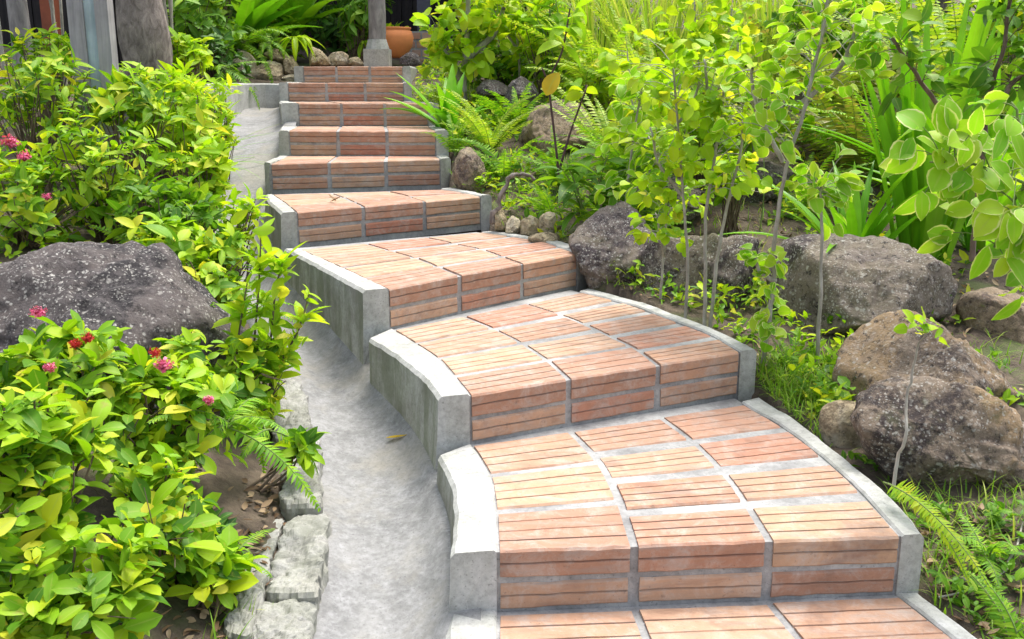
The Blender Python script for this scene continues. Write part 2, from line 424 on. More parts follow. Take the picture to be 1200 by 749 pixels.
S[0] = dict(li=np.array([[b1l[0]+.03, 1.40], [b1l[0], 1.85], b1l]), lo=np.array([[b1l[0]-.10, 1.40], [b1l[0]-.125, 1.85], [b1l[0]-.115, b1l[1]]]),
            ri=np.array([[b1r[0]+.12, 1.50], [b1r[0]+.10, 1.9], b1r]), ro=np.array([[b1r[0]+.19, 1.50], [b1r[0]+.165, 1.9], [b1r[0]+.06, b1r[1]]]))
def resamp(pl, b):
    pl = np.asarray(pl, float)
    d = np.concatenate([[0], np.cumsum(np.linalg.norm(np.diff(pl, axis=0), axis=1))]); d /= d[-1]
    b = np.asarray(b, float)
    # smooth the polyline a little before sampling it
    bb = np.linspace(0, 1, 41)
    xs = np.interp(bb, d, pl[:, 0]); ys = np.interp(bb, d, pl[:, 1])
    for _ in range(12):
        xs[1:-1] = .25 * xs[:-2] + .5 * xs[1:-1] + .25 * xs[2:]; ys[1:-1] = .25 * ys[:-2] + .5 * ys[1:-1] + .25 * ys[2:]
    ext = np.clip(b, 0, 1)
    x = np.interp(ext, bb, xs); y = np.interp(ext, bb, ys)
    over = np.maximum(b - 1, 0)
    return np.stack([x + over * (xs[-1] - xs[-3]) * 20, y + over * (ys[-1] - ys[-3]) * 20], -1)
def patch(i, a, b):
    l = resamp(S[i]['li'], b); r = resamp(S[i]['ri'], b)
    a = np.asarray(a, float)[..., None]
    return l * (1 - a) + r * a

# side lines of the whole flight, by distance, for ground and drain
def sideline(key):
    pts = np.vstack([S[i][key] for i in range(0, 10)])
    pts = pts[np.argsort(pts[:, 1])]
    return pts
LO, RO = sideline('lo'), sideline('ro')
cy = np.array([(S[i]['li'][0, 1] + S[i]['ri'][0, 1]) / 2 for i in range(10)])
def xr_at(y): return np.interp(y, RO[:, 1], RO[:, 0])
def xl_at(y): return np.interp(y, LO[:, 1], LO[:, 0])
def zs_at(y): return np.interp(y, np.concatenate([[-1.0], cy, [14, 30, 120]]), np.concatenate([[-.55], np.array(HZ) - .06, [2.0, 6.0, 40.0]]))
# drain floor
dch_y = np.array([-1.0, 1.4, 2.1, 2.46, 3.12, 3.7, 4.71, 5.66, 6.5, 7.2, 8.2, 9.0])
dch_z = np.array([-.50, -.13, -.06, -.01, .045, .13, .28, .50, .74, .93, 1.05, 1.10])
def zch(y): return np.interp(y, dch_y, dch_z)
def on_drain(u, v, off=0.0):
    z = .1
    for _ in range(30):
        p = pz(u, v, z); z = .5 * z + .5 * (float(zch(p[1])) + off)
    return p
jr = np.array([on_drain(u, v)[:2] for u, v in [(517,732),(510,639),(497,566),(483,536),(468,499),(433,457),(397,417),(367,380),(322,330)]])
jl = np.array([on_drain(u, v)[:2] for u, v in [(362,749),(374,700),(385,640),(380,590),(375,520),(352,440),(335,400),(318,365)]])
JRY = np.concatenate([[1.2], jr[:, 1], [5.66, 6.5, 7.25, 8.0, 8.4]]); JRX = np.concatenate([[jr[0, 0] + .02], jr[:, 0], [-1.46, -1.55, -1.66, -1.86, -1.90]])
JLY = np.concatenate([[1.2], jl[:, 1], [5.3, 6.0, 6.7, 7.3, 7.9, 8.35, 8.7]]); JLX = np.concatenate([[jl[0, 0] + .02], jl[:, 0], [-1.72, -1.93, -2.03, -2.13, -2.21, -2.22, -2.15]])
o_ = np.argsort(JRY); JRY, JRX = JRY[o_], JRX[o_]
o_ = np.argsort(JLY); JLY, JLX = JLY[o_], JLX[o_]
def xjr(y): return np.interp(y, JRY, JRX)
def xjl(y): return np.minimum(np.interp(y, JLY, JLX), xjr(y) - .2)

def fnoise(x, y, s, seed=0):
    return mnoise.noise(Vector((x * s + seed, y * s - seed, seed * .7)))
def ground_z(x, y):
    x = float(x); y = float(y)
    xr, xlw = float(xr_at(y)), float(xjl(y)) - .10
    zr = float(zs_at(y))
    if x >= xr:
        d = x - xr
        z = zr - .10 + .06 * min(d, 4.0) + .02 * max(0, min(d - 4, 40)) + .03 * fnoise(x, y, 2.1, 3) * min(1, d * 4)
        if y < 2.4: z -= .05 * (2.4 - y)
        return z
    if y > (8.74 if x > -2.45 else 8.3):
        zl = zr - .1 + .12 * max(0, min(-2.2 - x, 6)) + .03 * fnoise(x, y, 2.1, 5)
        return zl
    if x <= xlw:
        d = xlw - x
        return float(zch(y)) + .03 + .10 * min(1, d / .25) + .22 * min(max(d - .15, 0), 5.0) + .05 * fnoise(x, y, 1.7, 5) * min(1, d * 3)
    zlo = min(zr - .55, float(zch(y)) - .12)
    k = min(1.0, min(x - xlw, xr - x) / .08)
    zedge = (float(zch(y)) + .03) if (x - xlw) < (xr - x) else zr - .10
    return zedge * (1 - k) + zlo * k

# ------------------------------------------------------------------ ground sheet
gx = np.concatenate([[-160, -80, -40, -20, -12, -8], np.arange(-5.5, 5.51, .055), [7, 9, 12, 20, 40, 80, 160]])
gy = np.concatenate([[-80, -40, -20, -8, -3, -1, 0, .6], np.arange(1.0, 11.0, .06), np.arange(11.2, 16, .5), [18, 22, 30, 45, 70, 110, 160]])
gv = np.array([[(x, y, ground_z(x, y)) for x in gx] for y in gy])
ny, nx = len(gy), len(gx)
ii = np.arange(ny - 1)[:, None] * nx; jj = np.arange(nx - 1)[None]
gq = np.stack([ii + jj, ii + jj + 1, ii + nx + jj + 1, ii + nx + jj], -1).reshape(-1, 4)
mb = MB(); mb.add(gv.reshape(-1, 3), gq, gv[..., :2].reshape(-1, 2))
tag(mb.build('ground', M['soil']), kind='structure')

# ------------------------------------------------------------------ staircase
stair = thing('garden_staircase', 'winding garden staircase of ribbed terracotta brick steps with grey concrete kerbs', 'staircase', (*patch(1, .5, 0.), 0))
def brick(mb, i, a0, a1, b0, b1, D, ztop, T, nose=False, front_only=False):
    """one ribbed brick: a profile swept along the width of its place in the step"""
    ch = .006
    pr = [(.002, -T), (0, -T + .003)]
    if nose: pr += [(0, -T * .5 - .0035), (.008, -T * .5), (0, -T * .5 + .0035)]
    pr += [(0, -ch), (ch, 0)]
    if not front_only:
        gw = .0036
        for k in (1, 2, 3):
            c = D * k / 4
            gd = rng.choice([.003, .006, .009, .010]); pr += [(c - gw, 0), (c - gw * .45, -gd), (c + gw * .45, -gd), (c + gw, 0)]
    pr += [(D - ch, 0), (D, -ch), (D, -T * .8)]
    pr = np.array(pr)
    na = 9
    aa = np.linspace(a0, a1, na)
    bb = b0 + (b1 - b0) * pr[:, 0] / D
    A, B = np.meshgrid(aa, bb, indexing='ij')
    xy = patch(i, A.ravel(), B.ravel()).reshape(na, len(pr), 2)
    z = np.broadcast_to(ztop + pr[:, 1], (na, len(pr))).copy()
    tilt = np.clip(rng.normal(0, .0010, 2), -.0014, .0014)
    z += tilt[0] * np.linspace(-1, 1, na)[:, None] + tilt[1]
    sd = rng.uniform(0, 900)
    for ka in range(na):
        for kp in range(len(pr)):
            nv = mnoise.noise(Vector((xy[ka, kp, 0] * 23 + sd, xy[ka, kp, 1] * 23, z[ka, kp] * 40)))
            edge = 1.0 if (kp in (0, 1) or abs(pr[kp, 1]) > ch * .8 or pr[kp, 0] < ch * 1.5) else .35
            z[ka, kp] += nv * .0026 * edge - (max(0, nv - .33) * .016 if edge == 1.0 and abs(pr[kp, 1]) < .011 else 0)
            xy[ka, kp] += nv * .0018 * edge
    V = np.concatenate([xy, z[..., None]], -1)
    # rounded short ends
    V[0] = V[0] * .985 + V[1] * .015; V[-1] = V[-1] * .985 + V[-2] * .015
    npf = len(pr)
    q = []
    for ka in range(na - 1):
        for kp in range(npf - 1):
            q.append((ka * npf + kp, (ka + 1) * npf + kp, (ka + 1) * npf + kp + 1, ka * npf + kp + 1))
    mb.add(V.reshape(-1, 3), q, ngons=[list(range(npf)), [(na - 1) * npf + k for k in range(npf)][::-1]])

def wall_strip(mb, inner, outer, ztop, zin, zout, bulge=None, cham=.012):
    """a kerb: top between two lines, both sides, ends"""
    n = len(inner)
    c = outer - inner; c = c / np.linalg.norm(c, axis=1, keepdims=True) * cham
    zo = np.broadcast_to(np.asarray(zout, float), (n,)); zi = np.broadcast_to(np.asarray(zin, float), (n,))
    ob = outer if bulge is None else bulge
    om = outer * .7 + ob * .3
    jz = np.array([fnoise(p[0], p[1], 9, 2) + .6 * fnoise(p[0], p[1], 31, 6) for p in inner]) * .0045
    jx = np.array([[fnoise(p[0], p[1], 14, 3), fnoise(p[0], p[1], 14, 8)] for p in outer]) * .006
    outer = outer + jx
    cols = [(inner, zi), (inner, ztop - cham * .5 + jz), (inner + c * .5, ztop + jz), (outer - c, ztop + jz), (outer, ztop - cham + jz),
            (outer * .9 + ob * .1, (ztop * .6 + zo * .4)), (om, zo * .8 + ztop * .2), (ob, zo)]
    m = len(cols)
    V = np.stack([np.column_stack([p, np.broadcast_to(z, (n,))]) for p, z in cols], 1)
    q = [(k * m + j, (k + 1) * m + j, (k + 1) * m + j + 1, k * m + j + 1) for k in range(n - 1) for j in range(m - 1)]
    mb.add(V.reshape(-1, 3), [(a, d_, c_, b_) for a, b_, c_, d_ in q], ngons=[list(range(m)), [(n - 1) * m + k for k in range(m)][::-1]])

for i in range(0, 10):
    zt = HZ[i]; zb = HZ[i - 1] if i else -.16
    body = MB()
    nb = 15
    b = np.concatenate([np.linspace(0, 1, nb), [1.06 if i < 9 else 1.0]])
    l = resamp(S[i]['li'], b); r = resamp(S[i]['ri'], b)
    n = len(b); cols = 7
    bodyz = zt - .0062
    V = []
    fr_in = .007
    for k in range(n):
        for a in np.linspace(-.01, 1.01, cols):
            p = patch(i, a, b[k])
            if k == 0:
                p1 = patch(i, a, .05); p = p + (p1 - p) / np.linalg.norm(p1 - p) * fr_in
            V.append((p[0], p[1], bodyz + .0025 * fnoise(p[0], p[1], 17, 1)))
    q = [(k * cols + a, k * cols + a + 1, (k + 1) * cols + a + 1, (k + 1) * cols + a) for k in range(n - 1) for a in range(cols - 1)]
    body.add(V, q)
    Vf = []
    for z in (bodyz, (bodyz + zb) / 2, zb - .03):
        for a in range(cols): Vf.append((V[a][0], V[a][1], z))
    body.add(Vf, [(r_ * cols + a, (r_ + 1) * cols + a, (r_ + 1) * cols + a + 1, r_ * cols + a + 1) for r_ in range(2) for a in range(cols - 1)])
    step = body.build('step', M['mortar'], stair, smooth=False)
    # bricks
    bk = MB()
    width = np.linalg.norm(patch(i, 1., 0.) - patch(i, 0., 0.))
    gap = .011 / width
    for c in range(3):
        a0 = (c + .02) / 3 if c == 0 else c / 3 + gap
        a1 = (c + 1) / 3 - (gap if c < 2 else gap * .6)
        am = (a0 + a1) / 2
        ln = np.sum(np.linalg.norm(np.diff(patch(i, am, np.linspace(0, 1, 12)), axis=0), axis=1))
        nr = max(2, int(round(ln / .245)))
        if i in (6, 7, 8): nr = 3
        D = ln / nr
        off = 0.0
        for rrow in range(nr):
            gb = (.030, .046, .05)[c] if i < 5 else .03
            b0 = rrow / nr + (0 if rrow == 0 else gb * .15 / ln) + (rng.uniform(0, .006) if rrow else 0)
            b1 = (rrow + 1) / nr - (gb if rrow < nr - 1 else .02) / ln * rng.uniform(.55, 1.15)
            ja = rng.uniform(-.002, .002)
            brick(bk, i, a0 + ja, a1 + ja, b0, b1, (b1 - b0) * ln, zt, .072, nose=(rrow == 0))
        # the second course of the riser
        h2 = zt - .072 - .016 - (zb + .006)
        brick(bk, i, a0 + rng.uniform(0, .004), a1 - rng.uniform(0, .004), .0006, .0006 + .09 / ln, .09, zt - .072 - .016, h2, nose=True, front_only=True)
    bk.build('brickwork', M['brick'], step, smooth=False)
    # kerbs
    bs = np.linspace(0, 1, 33)
    inner = resamp(S[i]['li'], bs); outer = resamp(S[i]['lo'], bs)
    bul = outer.copy(); zo = np.zeros(33)
    for k in range(33):
        zo[k] = float(zch(outer[k, 1])) - .03
        tgt = float(xjr(outer[k, 1]))
        bul[k, 0] = min(outer[k, 0], max(tgt, outer[k, 0] - .06))
    km = MB(); wall_strip(km, inner - 0.0, outer, zt + .004, zb - .03, zo, bul)
    ko = km.build('kerb', M['wall'] if False else M['kerb'], step, smooth=False)
    ko.data.materials.append(M['wall'])
    for pg in ko.data.polygons:
        if abs(pg.normal.z) < .6 and abs(pg.normal.x) > .25 and len(pg.vertices) == 4: pg.material_index = 1
    inner = resamp(S[i]['ri'], bs); outer = resamp(S[i]['ro'], bs)
    km = MB(); wall_strip(km, inner, outer, zt + .004, zb - .03, zb - .30, None)
    ko2 = km.build('kerb', M['kerb'], step, smooth=False)

# ------------------------------------------------------------------ drain beside the stairs
mb = MB()
ys = np.concatenate([np.arange(1.2, 8.66, .09)])
prof = []
for y in ys:
    xr_, xl_, z = float(xjr(y)), float(xjl(y)), float(zch(y))
    w = xr_ - xl_
    row = [(xl_ - .13, z - .12), (xl_ - .115, z + .01), (xl_ - .03, z + .022), (xl_ + .03, z + .006)]
    for k in range(1, 8): row.append((xl_ + .03 + (w - .08) * k / 8, z - .018 * math.sin(math.pi * k / 8) + .003 * fnoise(xl_ + w * k / 8, y, 3, 4)))
    row += [(xr_ - .05, z + .004), (xr_ - .015, z + .02), (xr_ + .02, z + .055), (xr_ + .10, z + .06)]
    prof.append([(x, y, zz) for x, zz in row])
prof = np.array(prof); m = prof.shape[1]
q = [(k * m + j, k * m + j + 1, (k + 1) * m + j + 1, (k + 1) * m + j) for k in range(len(ys) - 1) for j in range(m - 1)]
mb.add(prof.reshape(-1, 3), q)
o = mb.build('drain_channel', M['drain'], origin=(prof[0, 7]))
tag(o, 'pale grey concrete drain channel running down beside the left kerb of the stairs', 'drain')

# ------------------------------------------------------------------ rocks
def boulder(name, label, cat, outline, y, depth, mat, group=None, rough=.05, seed=0, block=.7, facet=(.62, .86), grow=1.0):
    P = np.array([py(u, v, y) for u, v in outline])[:, [0, 2]]
    c = np.array([(P[:, 0].min() + P[:, 0].max()) / 2, (P[:, 1].min() + P[:, 1].max()) / 2])
    # resample outline by angle
    d = (P - c) * grow
    dn = []
    for k in range(len(d)):
        for t in np.linspace(0, 1, 8, endpoint=False): dn.append(d[k] * (1 - t) + d[(k + 1) % len(d)] * t)
    dn = np.array(dn)
    ang = np.arctan2(dn[:, 1], dn[:, 0]); o = np.argsort(ang)
    ang, rad = ang[o], np.linalg.norm(dn, axis=1)[o]
    ang = np.concatenate([ang - 2 * np.pi, ang, ang + 2 * np.pi]); rad = np.tile(rad, 3)
    na, nb = 96, 60
    A = np.linspace(-np.pi, np.pi, na, endpoint=False)
    ra = np.interp(A, ang, rad)
    for _ in range(2): ra = .25 * np.roll(ra, 1) + .5 * ra + .25 * np.roll(ra, -1)
    Bq = np.linspace(-np.pi / 2, np.pi / 2, nb)
    size = float(np.mean(rad))
    V = np.zeros((nb, na, 3))
    for k, b in enumerate(Bq):
        cb = max(math.cos(b), 0) ** block
        sb = math.copysign(abs(math.sin(b)) ** .85, b)
        V[k, :, 0] = c[0] + ra * cb * np.cos(A); V[k, :, 2] = c[1] + ra * cb * np.sin(A); V[k, :, 1] = y + depth * sb + depth * .35
    cc = np.array([c[0], y + depth * .35, c[1]])
    rel = V - cc
    ext = np.array([np.abs(rel[..., 0]).max(), depth, np.abs(rel[..., 2]).max()])
    fr = np.random.default_rng(seed * 13 + 5)
    W = rel / ext
    for k in range(16):
        fn = nrm(fr.normal(size=3)); fn[1] = -abs(fn[1]) if k < 11 else fn[1]
        dd = np.sort((W @ fn).ravel())[-1] * fr.uniform(*facet)
        over = np.maximum(W @ fn - dd, 0)
        W = W - fn * (over * (.9 if abs(fn[1]) > .35 else .45))[..., None]
    rel = W * ext; V = rel + cc
    nd = nrm(rel)
    for k in range(nb):
        for a in range(na):
            p = Vector(V[k, a]) / size
            n1 = mnoise.fractal(p * 1.1 + Vector((seed, 0, 0)), 1.0, 2.0, 5)
            cell = mnoise.voronoi(p * 1.15 + Vector((0, seed, 0)))[0]
            n2 = (cell[1] - cell[0])
            n3 = mnoise.fractal(p * 6 + Vector((seed, 9, 0)), .9, 2.1, 4)
            V[k, a] += nd[k, a] * size * (rough * 1.5 * n1 - rough * 6.0 * max(0, .12 - n2) + rough * .8 * n3)
    mb = MB()
    i = np.arange(nb - 1)[:, None] * na; j = np.arange(na)[None]; j2 = (j + 1) % na
    q = np.stack([i + j, i + na + j, i + na + j2, i + j2], -1).reshape(-1, 4)[:, ::-1]
    mb.add(V.reshape(-1, 3), q)
    o = mb.build(name, mat, origin=(c[0], y + depth * .35, V[..., 2].min()))
    tag(o, label, cat, group)
    return o
GB = 'boulders on the planted slope'
boulder('boulder', 'large dark boulder speckled with white lichen above the pink flowered bush on the left', 'boulder',
        [(-95,372),(-40,340),(0,318),(32,304),(75,295),(118,293),(148,302),(170,322),(190,350),(218,376),(248,402),(268,434),(262,478),(200,525),(-85,525)], 3.1, .40, M['rock_dark'], GB, .055, 1, .6, (.74, .94), 1.04)
boulder('boulder', 'upright tan slab of rock against the right kerb halfway up the stairs', 'boulder',
        [(529,180),(540,172),(553,175),(566,192),(577,228),(528,230)], 5.95, .12, M['rock_tan'], GB, .05, 3)
boulder('boulder', 'tall tan and mauve boulder behind two bare dark stems', 'boulder',
        [(598,190),(604,158),(622,130),(655,116),(690,112),(700,140),(692,185),(680,215),(605,215)], 6.6, .35, M['rock_tan'], GB, .05, 4)
boulder('boulder', 'small dark rock on the slope behind the tall tan and mauve boulder', 'boulder',
        [(588,118),(592,98),(612,89),(630,97),(637,128),(590,132)], 7.3, .18, M['rock_dark'], GB, .06, 5)
boulder('boulder', 'flat grey rock half hidden in grass beside the top steps', 'boulder',
        [(556,104),(570,92),(592,92),(598,112),(560,116)], 7.6, .15, M['rock_brown'], GB, .06, 6)
boulder('boulder', 'humped brown boulder against the right kerb beside the third step', 'boulder',
        [(672,292),(688,270),(712,248),(736,240),(750,250),(756,262),(774,285),(780,330),(772,372),(705,360),(690,330)], 4.55, .28, M['rock_brown'], GB, .055, 7, .5, (.66, .9), 1.06)
boulder('boulder', 'dark brown boulder behind the slender grey stems', 'boulder',
        [(766,300),(792,268),(845,252),(890,258),(912,285),(918,345),(905,410),(850,410),(800,385),(765,360)], 4.2, .3, M['rock_brown'], GB, .06, 8, .5, (.48, .76), 1.07)
boulder('boulder', 'broad rounded boulder with pale speckles behind the grass tuft', 'boulder',
        [(904,340),(912,305),(945,290),(990,287),(1040,291),(1085,300),(1120,318),(1132,345),(1110,400),(1060,440),(1010,455),(950,450),(910,420)], 3.75, .38, M['rock_brown'], GB, .045, 9, .5, (.48, .76), 1.07)
boulder('boulder', 'angular boulder with a dark shaded right side at the right edge', 'boulder',
        [(1006,430),(1014,390),(1055,378),(1110,374),(1150,400),(1185,418),(1215,440),(1235,520),(1200,560),(1010,560)], 3.05, .28, M['rock_ochre'], GB, .05, 10, .5, (.48, .76), 1.07)
boulder('boulder', 'nearest ochre streaked boulder sloping down to the lower right corner', 'boulder',
        [(1024,500),(1030,448),(1052,428),(1090,432),(1135,456),(1185,486),(1250,512),(1300,580),(1230,650),(1066,612),(1034,570)], 2.68, .2, M['rock_ochre'], GB, .05, 11, .5, (.48, .76), 1.07)
boulder('boulder', 'tan rock at the right edge above the angular boulder', 'boulder',
        [(1138,372),(1155,350),(1195,345),(1240,352),(1260,420),(1180,420),(1140,400)], 3.7, .22, M['rock_tan'], GB, .05, 12)
boulder('boulder', 'brown rock lying on bare soil under the variegated saplings', 'boulder',
        [(842,250),(852,212),(880,195),(915,190),(945,210),(950,250)], 5.5, .25, M['rock_brown'], GB, .06, 13)
boulder('boulder', 'dark brown rock half buried among ferns above the humped boulder', 'boulder',
        [(742,262),(752,232),(775,215),(800,208),(830,222),(842,262)], 5.2, .25, M['rock_brown'], GB, .06, 14)
boulder('boulder', 'smooth rounded tan stone in the grass by the right kerb', 'boulder',
        [(966,490),(974,478),(992,473),(1012,480),(1028,500),(1036,528),(1030,556),(978,552),(968,522)], 2.99, .07, M['stone_pale'], GB, .025, 15, .7, (.8, .95), 1.08)
GS = 'small stones edging the bed beside the fourth step'
for k, (ol, y, lab) in enumerate([
    ([(579,252),(588,242),(594,258),(592,274),(580,272)], 5.25, 'upright narrow stone at the left end of the small stone row'),
    ([(592,262),(600,253),(610,258),(612,276),(592,276)], 5.2, 'pale cube shaped stone second in the small stone row'),
    ([(610,258),(620,253),(632,258),(634,276),(610,278)], 5.15, 'brown stone in the middle of the small stone row'),
    ([(630,254),(642,248),(658,254),(661,272),(648,278),(634,272)], 5.1, 'pale jagged stone at the right end of the small stone row'),
    ([(618,278),(636,272),(655,276),(660,288),(620,288)], 4.95, 'flat low stone lying in front of the small stone row')]):
    boulder('stone', lab, 'stone', ol, y, .07, M['stone_pale'], GS, .06, 20 + k)
# rubble wall at the top left
wl = thing('rubble_wall', 'low wall of rough tan stones beside the top of the stairs', 'wall', py(310, 100, 9.3))
for k, (ol, y) in enumerate([([(268,66),(284,62),(296,72),(297,100),(272,103)], 9.1), ([(294,78),(312,72),(328,76),(328,96),(316,100),(296,99)], 9.2), ([(310,64),(322,58),(334,64),(338,74),(322,75)], 9.35),
    ([(328,74),(338,66),(346,78),(346,90),(336,90)], 9.3), ([(326,90),(346,88),(346,100),(326,100)], 9.2), ([(360,72),(364,56),(376,60),(388,78),(362,80)], 9.6), ([(382,78),(384,64),(398,61),(405,66),(404,80),(386,81)], 9.7),
    ([(404,78),(406,66),(418,68),(428,78),(416,81)], 9.75), ([(252,86),(262,72),(272,76),(274,104),(256,106)], 9.0)]):
    b = boulder('stone', None, None, ol, y, .14, M['stone_pale'], None, .06, 40 + k, .55, (.6, .85), 1.2)
    loc = b.location.copy(); b.parent = wl; b.location = loc - wl.location
# stones round the foot of the post
boulder('stone', 'dark pitted stone beside the terracotta pot', 'stone', [(465,76),(468,66),(480,60),(492,66),(495,78)], 9.9, .12, M['rock_dark'], None, .08, 51)

# broken concrete edging of the drain
GBK = 'broken concrete edging blocks along the drain'
def block(label, pts, ztop, zbot, seed):
    """a broken lump of cast concrete: a worn, chipped box over four corners"""
    mb = MB(); pts = np.array(pts, float); c = pts.mean(0)
    def place(p):
        r = (np.abs(p) ** 7).sum() ** (1 / 7.0)
        p = p / max(r, 1e-6)
        a, b = (p[0] + 1) / 2, (p[1] + 1) / 2
        xy = (pts[0] * (1 - b) + pts[1] * b) * (1 - a) + (pts[3] * (1 - b) + pts[2] * b) * a
        v = np.array([xy[0], xy[1], zbot + (ztop - zbot) * (p[2] + 1) / 2])
        q = Vector(v) * 11 + Vector((seed, seed * 2, 0))
        cell = mnoise.voronoi(Vector(v) * 8 + Vector((seed, 0, 0)))[0]
        n = mnoise.fractal(q, .9, 2.1, 4); n2 = mnoise.fractal(q * 5, .7, 2.1, 4)
        return v + p * (.014 * n + .004 * n2 - .03 * max(0, .22 - (cell[1] - cell[0])))
    nu, nv, nw = 26, 44, 14
    for ax, sgn in ((2, 1), (0, -1), (0, 1), (1, -1), (1, 1)):
        o1, o2 = [k for k in range(3) if k != ax]
        cnt = (nu, nv, nw); n1, n2 = cnt[o1], cnt[o2]
        V = []
        for x in np.linspace(-1, 1, n1):
            for y in np.linspace(-1, 1, n2):
                p = np.zeros(3); p[ax] = sgn; p[o1] = x; p[o2] = y; V.append(place(p))
        q = np.array([(a * n2 + b, (a + 1) * n2 + b, (a + 1) * n2 + b + 1, a * n2 + b + 1) for a in range(n1 - 1) for b in range(n2 - 1)])
        if (sgn > 0) == (ax == 1): q = q[:, ::-1]
        mb.add(V, q)
    o = mb.build('concrete_block', M['rubble'], origin=(c[0], c[1], zbot), smooth=False)
    bm = __import__('bmesh').new(); bm.from_mesh(o.data); __import__('bmesh').ops.remove_doubles(bm, verts=bm.verts, dist=.0004); bm.to_mesh(o.data); bm.free()
    tag(o, label, 'concrete block', GBK)
def blk(label, pxs, z, th, seed): block(label, [pz(u, v, z)[:2] for u, v in pxs], z, z - th, seed)
blk('squared edging block with a flat dark stained top beside the drain', [(322,586),(340,512),(374,508),(380,586)], .105, .18, 3)
blk('long cracked edging block with a stepped top beside the drain', [(304,690),(340,594),(388,592),(374,690)], .05, .18, 5)
blk('edging block nearest the camera broken off at its front end beside the drain', [(280,770),(300,698),(372,696),(364,775)], .02, .20, 8)
blk('short edging block half buried under the yellow green shrub beside the drain', [(316,506),(326,440),(350,436),(370,502)], .16, .18, 11)
blk('rough rubble slab under the front left bush beside the edging', [(256,735),(308,604),(334,598),(292,745)], .045, .14, 14)

# upper retaining wall of the drain
mb = MB()
wp = np.array([(xat(248, 6.7, .9), 6.7), (xat(264, 7.3, 1.0), 7.3), (xat(277, 7.9, 1.1), 7.9), (xat(290, 8.35, 1.15), 8.35), (xat(306, 8.6, 1.2), 8.6), (xat(330, 8.62, 1.2), 8.62)])
wi = resamp(wp, np.linspace(0, 1, 15)); tn = nrm(np.gradient(wi, axis=0)); wn = np.column_stack([-tn[:, 1], tn[:, 0]])
wall_strip(mb, wi + wn * .12, wi, 1.262, .6, .7)
o = mb.build('retaining_wall', M['kerb'], origin=(wi[7, 0], wi[7, 1], .7), smooth=False)
tag(o, 'short stained concrete wall closing the top end of the drain', 'wall')

# ================================================================== plants
UP = np.array([0, 0, 1.0])
def gp(u, y):
    z = 0.3
    for _ in range(12):
        x = xat(u, y, z); z = ground_z(x, y)
    return np.array([x, y, z])
def rvec(n): return nrm(rng.normal(size=(n, 3)))
def whorls(mb, cen, ax, k, L, Wd, prof='oval', bend=.5, fold=.16, elev=(5, 55), rows=5, jit=.008):
    cen = np.asarray(cen, float); ax = nrm(ax); n = len(cen)
    ref = rvec(n); a = nrm(np.cross(ax, ref)); b = np.cross(ax, a)
    ph = np.arange(k)[None] * (2.399) + rng.uniform(0, 6.28, (n, 1)) + rng.normal(0, .25, (n, k))
    el = np.radians(rng.uniform(elev[0], elev[1], (n, k)))
    perp = a[:, None] * np.cos(ph)[..., None] + b[:, None] * np.sin(ph)[..., None]
    d = perp * np.cos(el)[..., None] + ax[:, None] * np.sin(el)[..., None]
    nn = ax[:, None] * np.cos(el)[..., None] - perp * np.sin(el)[..., None]
    nn = nn + rng.normal(0, .25, nn.shape)
    base = cen[:, None] - ax[:, None] * rng.uniform(0, .03, (n, k))[..., None] + rng.normal(0, jit, (n, k, 3))
    sc = rng.uniform(.45, 1.15, (n, k)) * rng.uniform(.7, 1.15, (n, 1))
    leaves(mb, base.reshape(-1, 3), d.reshape(-1, 3), nn.reshape(-1, 3), (L * sc).ravel(), (Wd * sc * rng.uniform(.85, 1.15, (n, k))).ravel(),
           prof, rng.uniform(bend - .35, bend + .35, n * k), fold, rows)

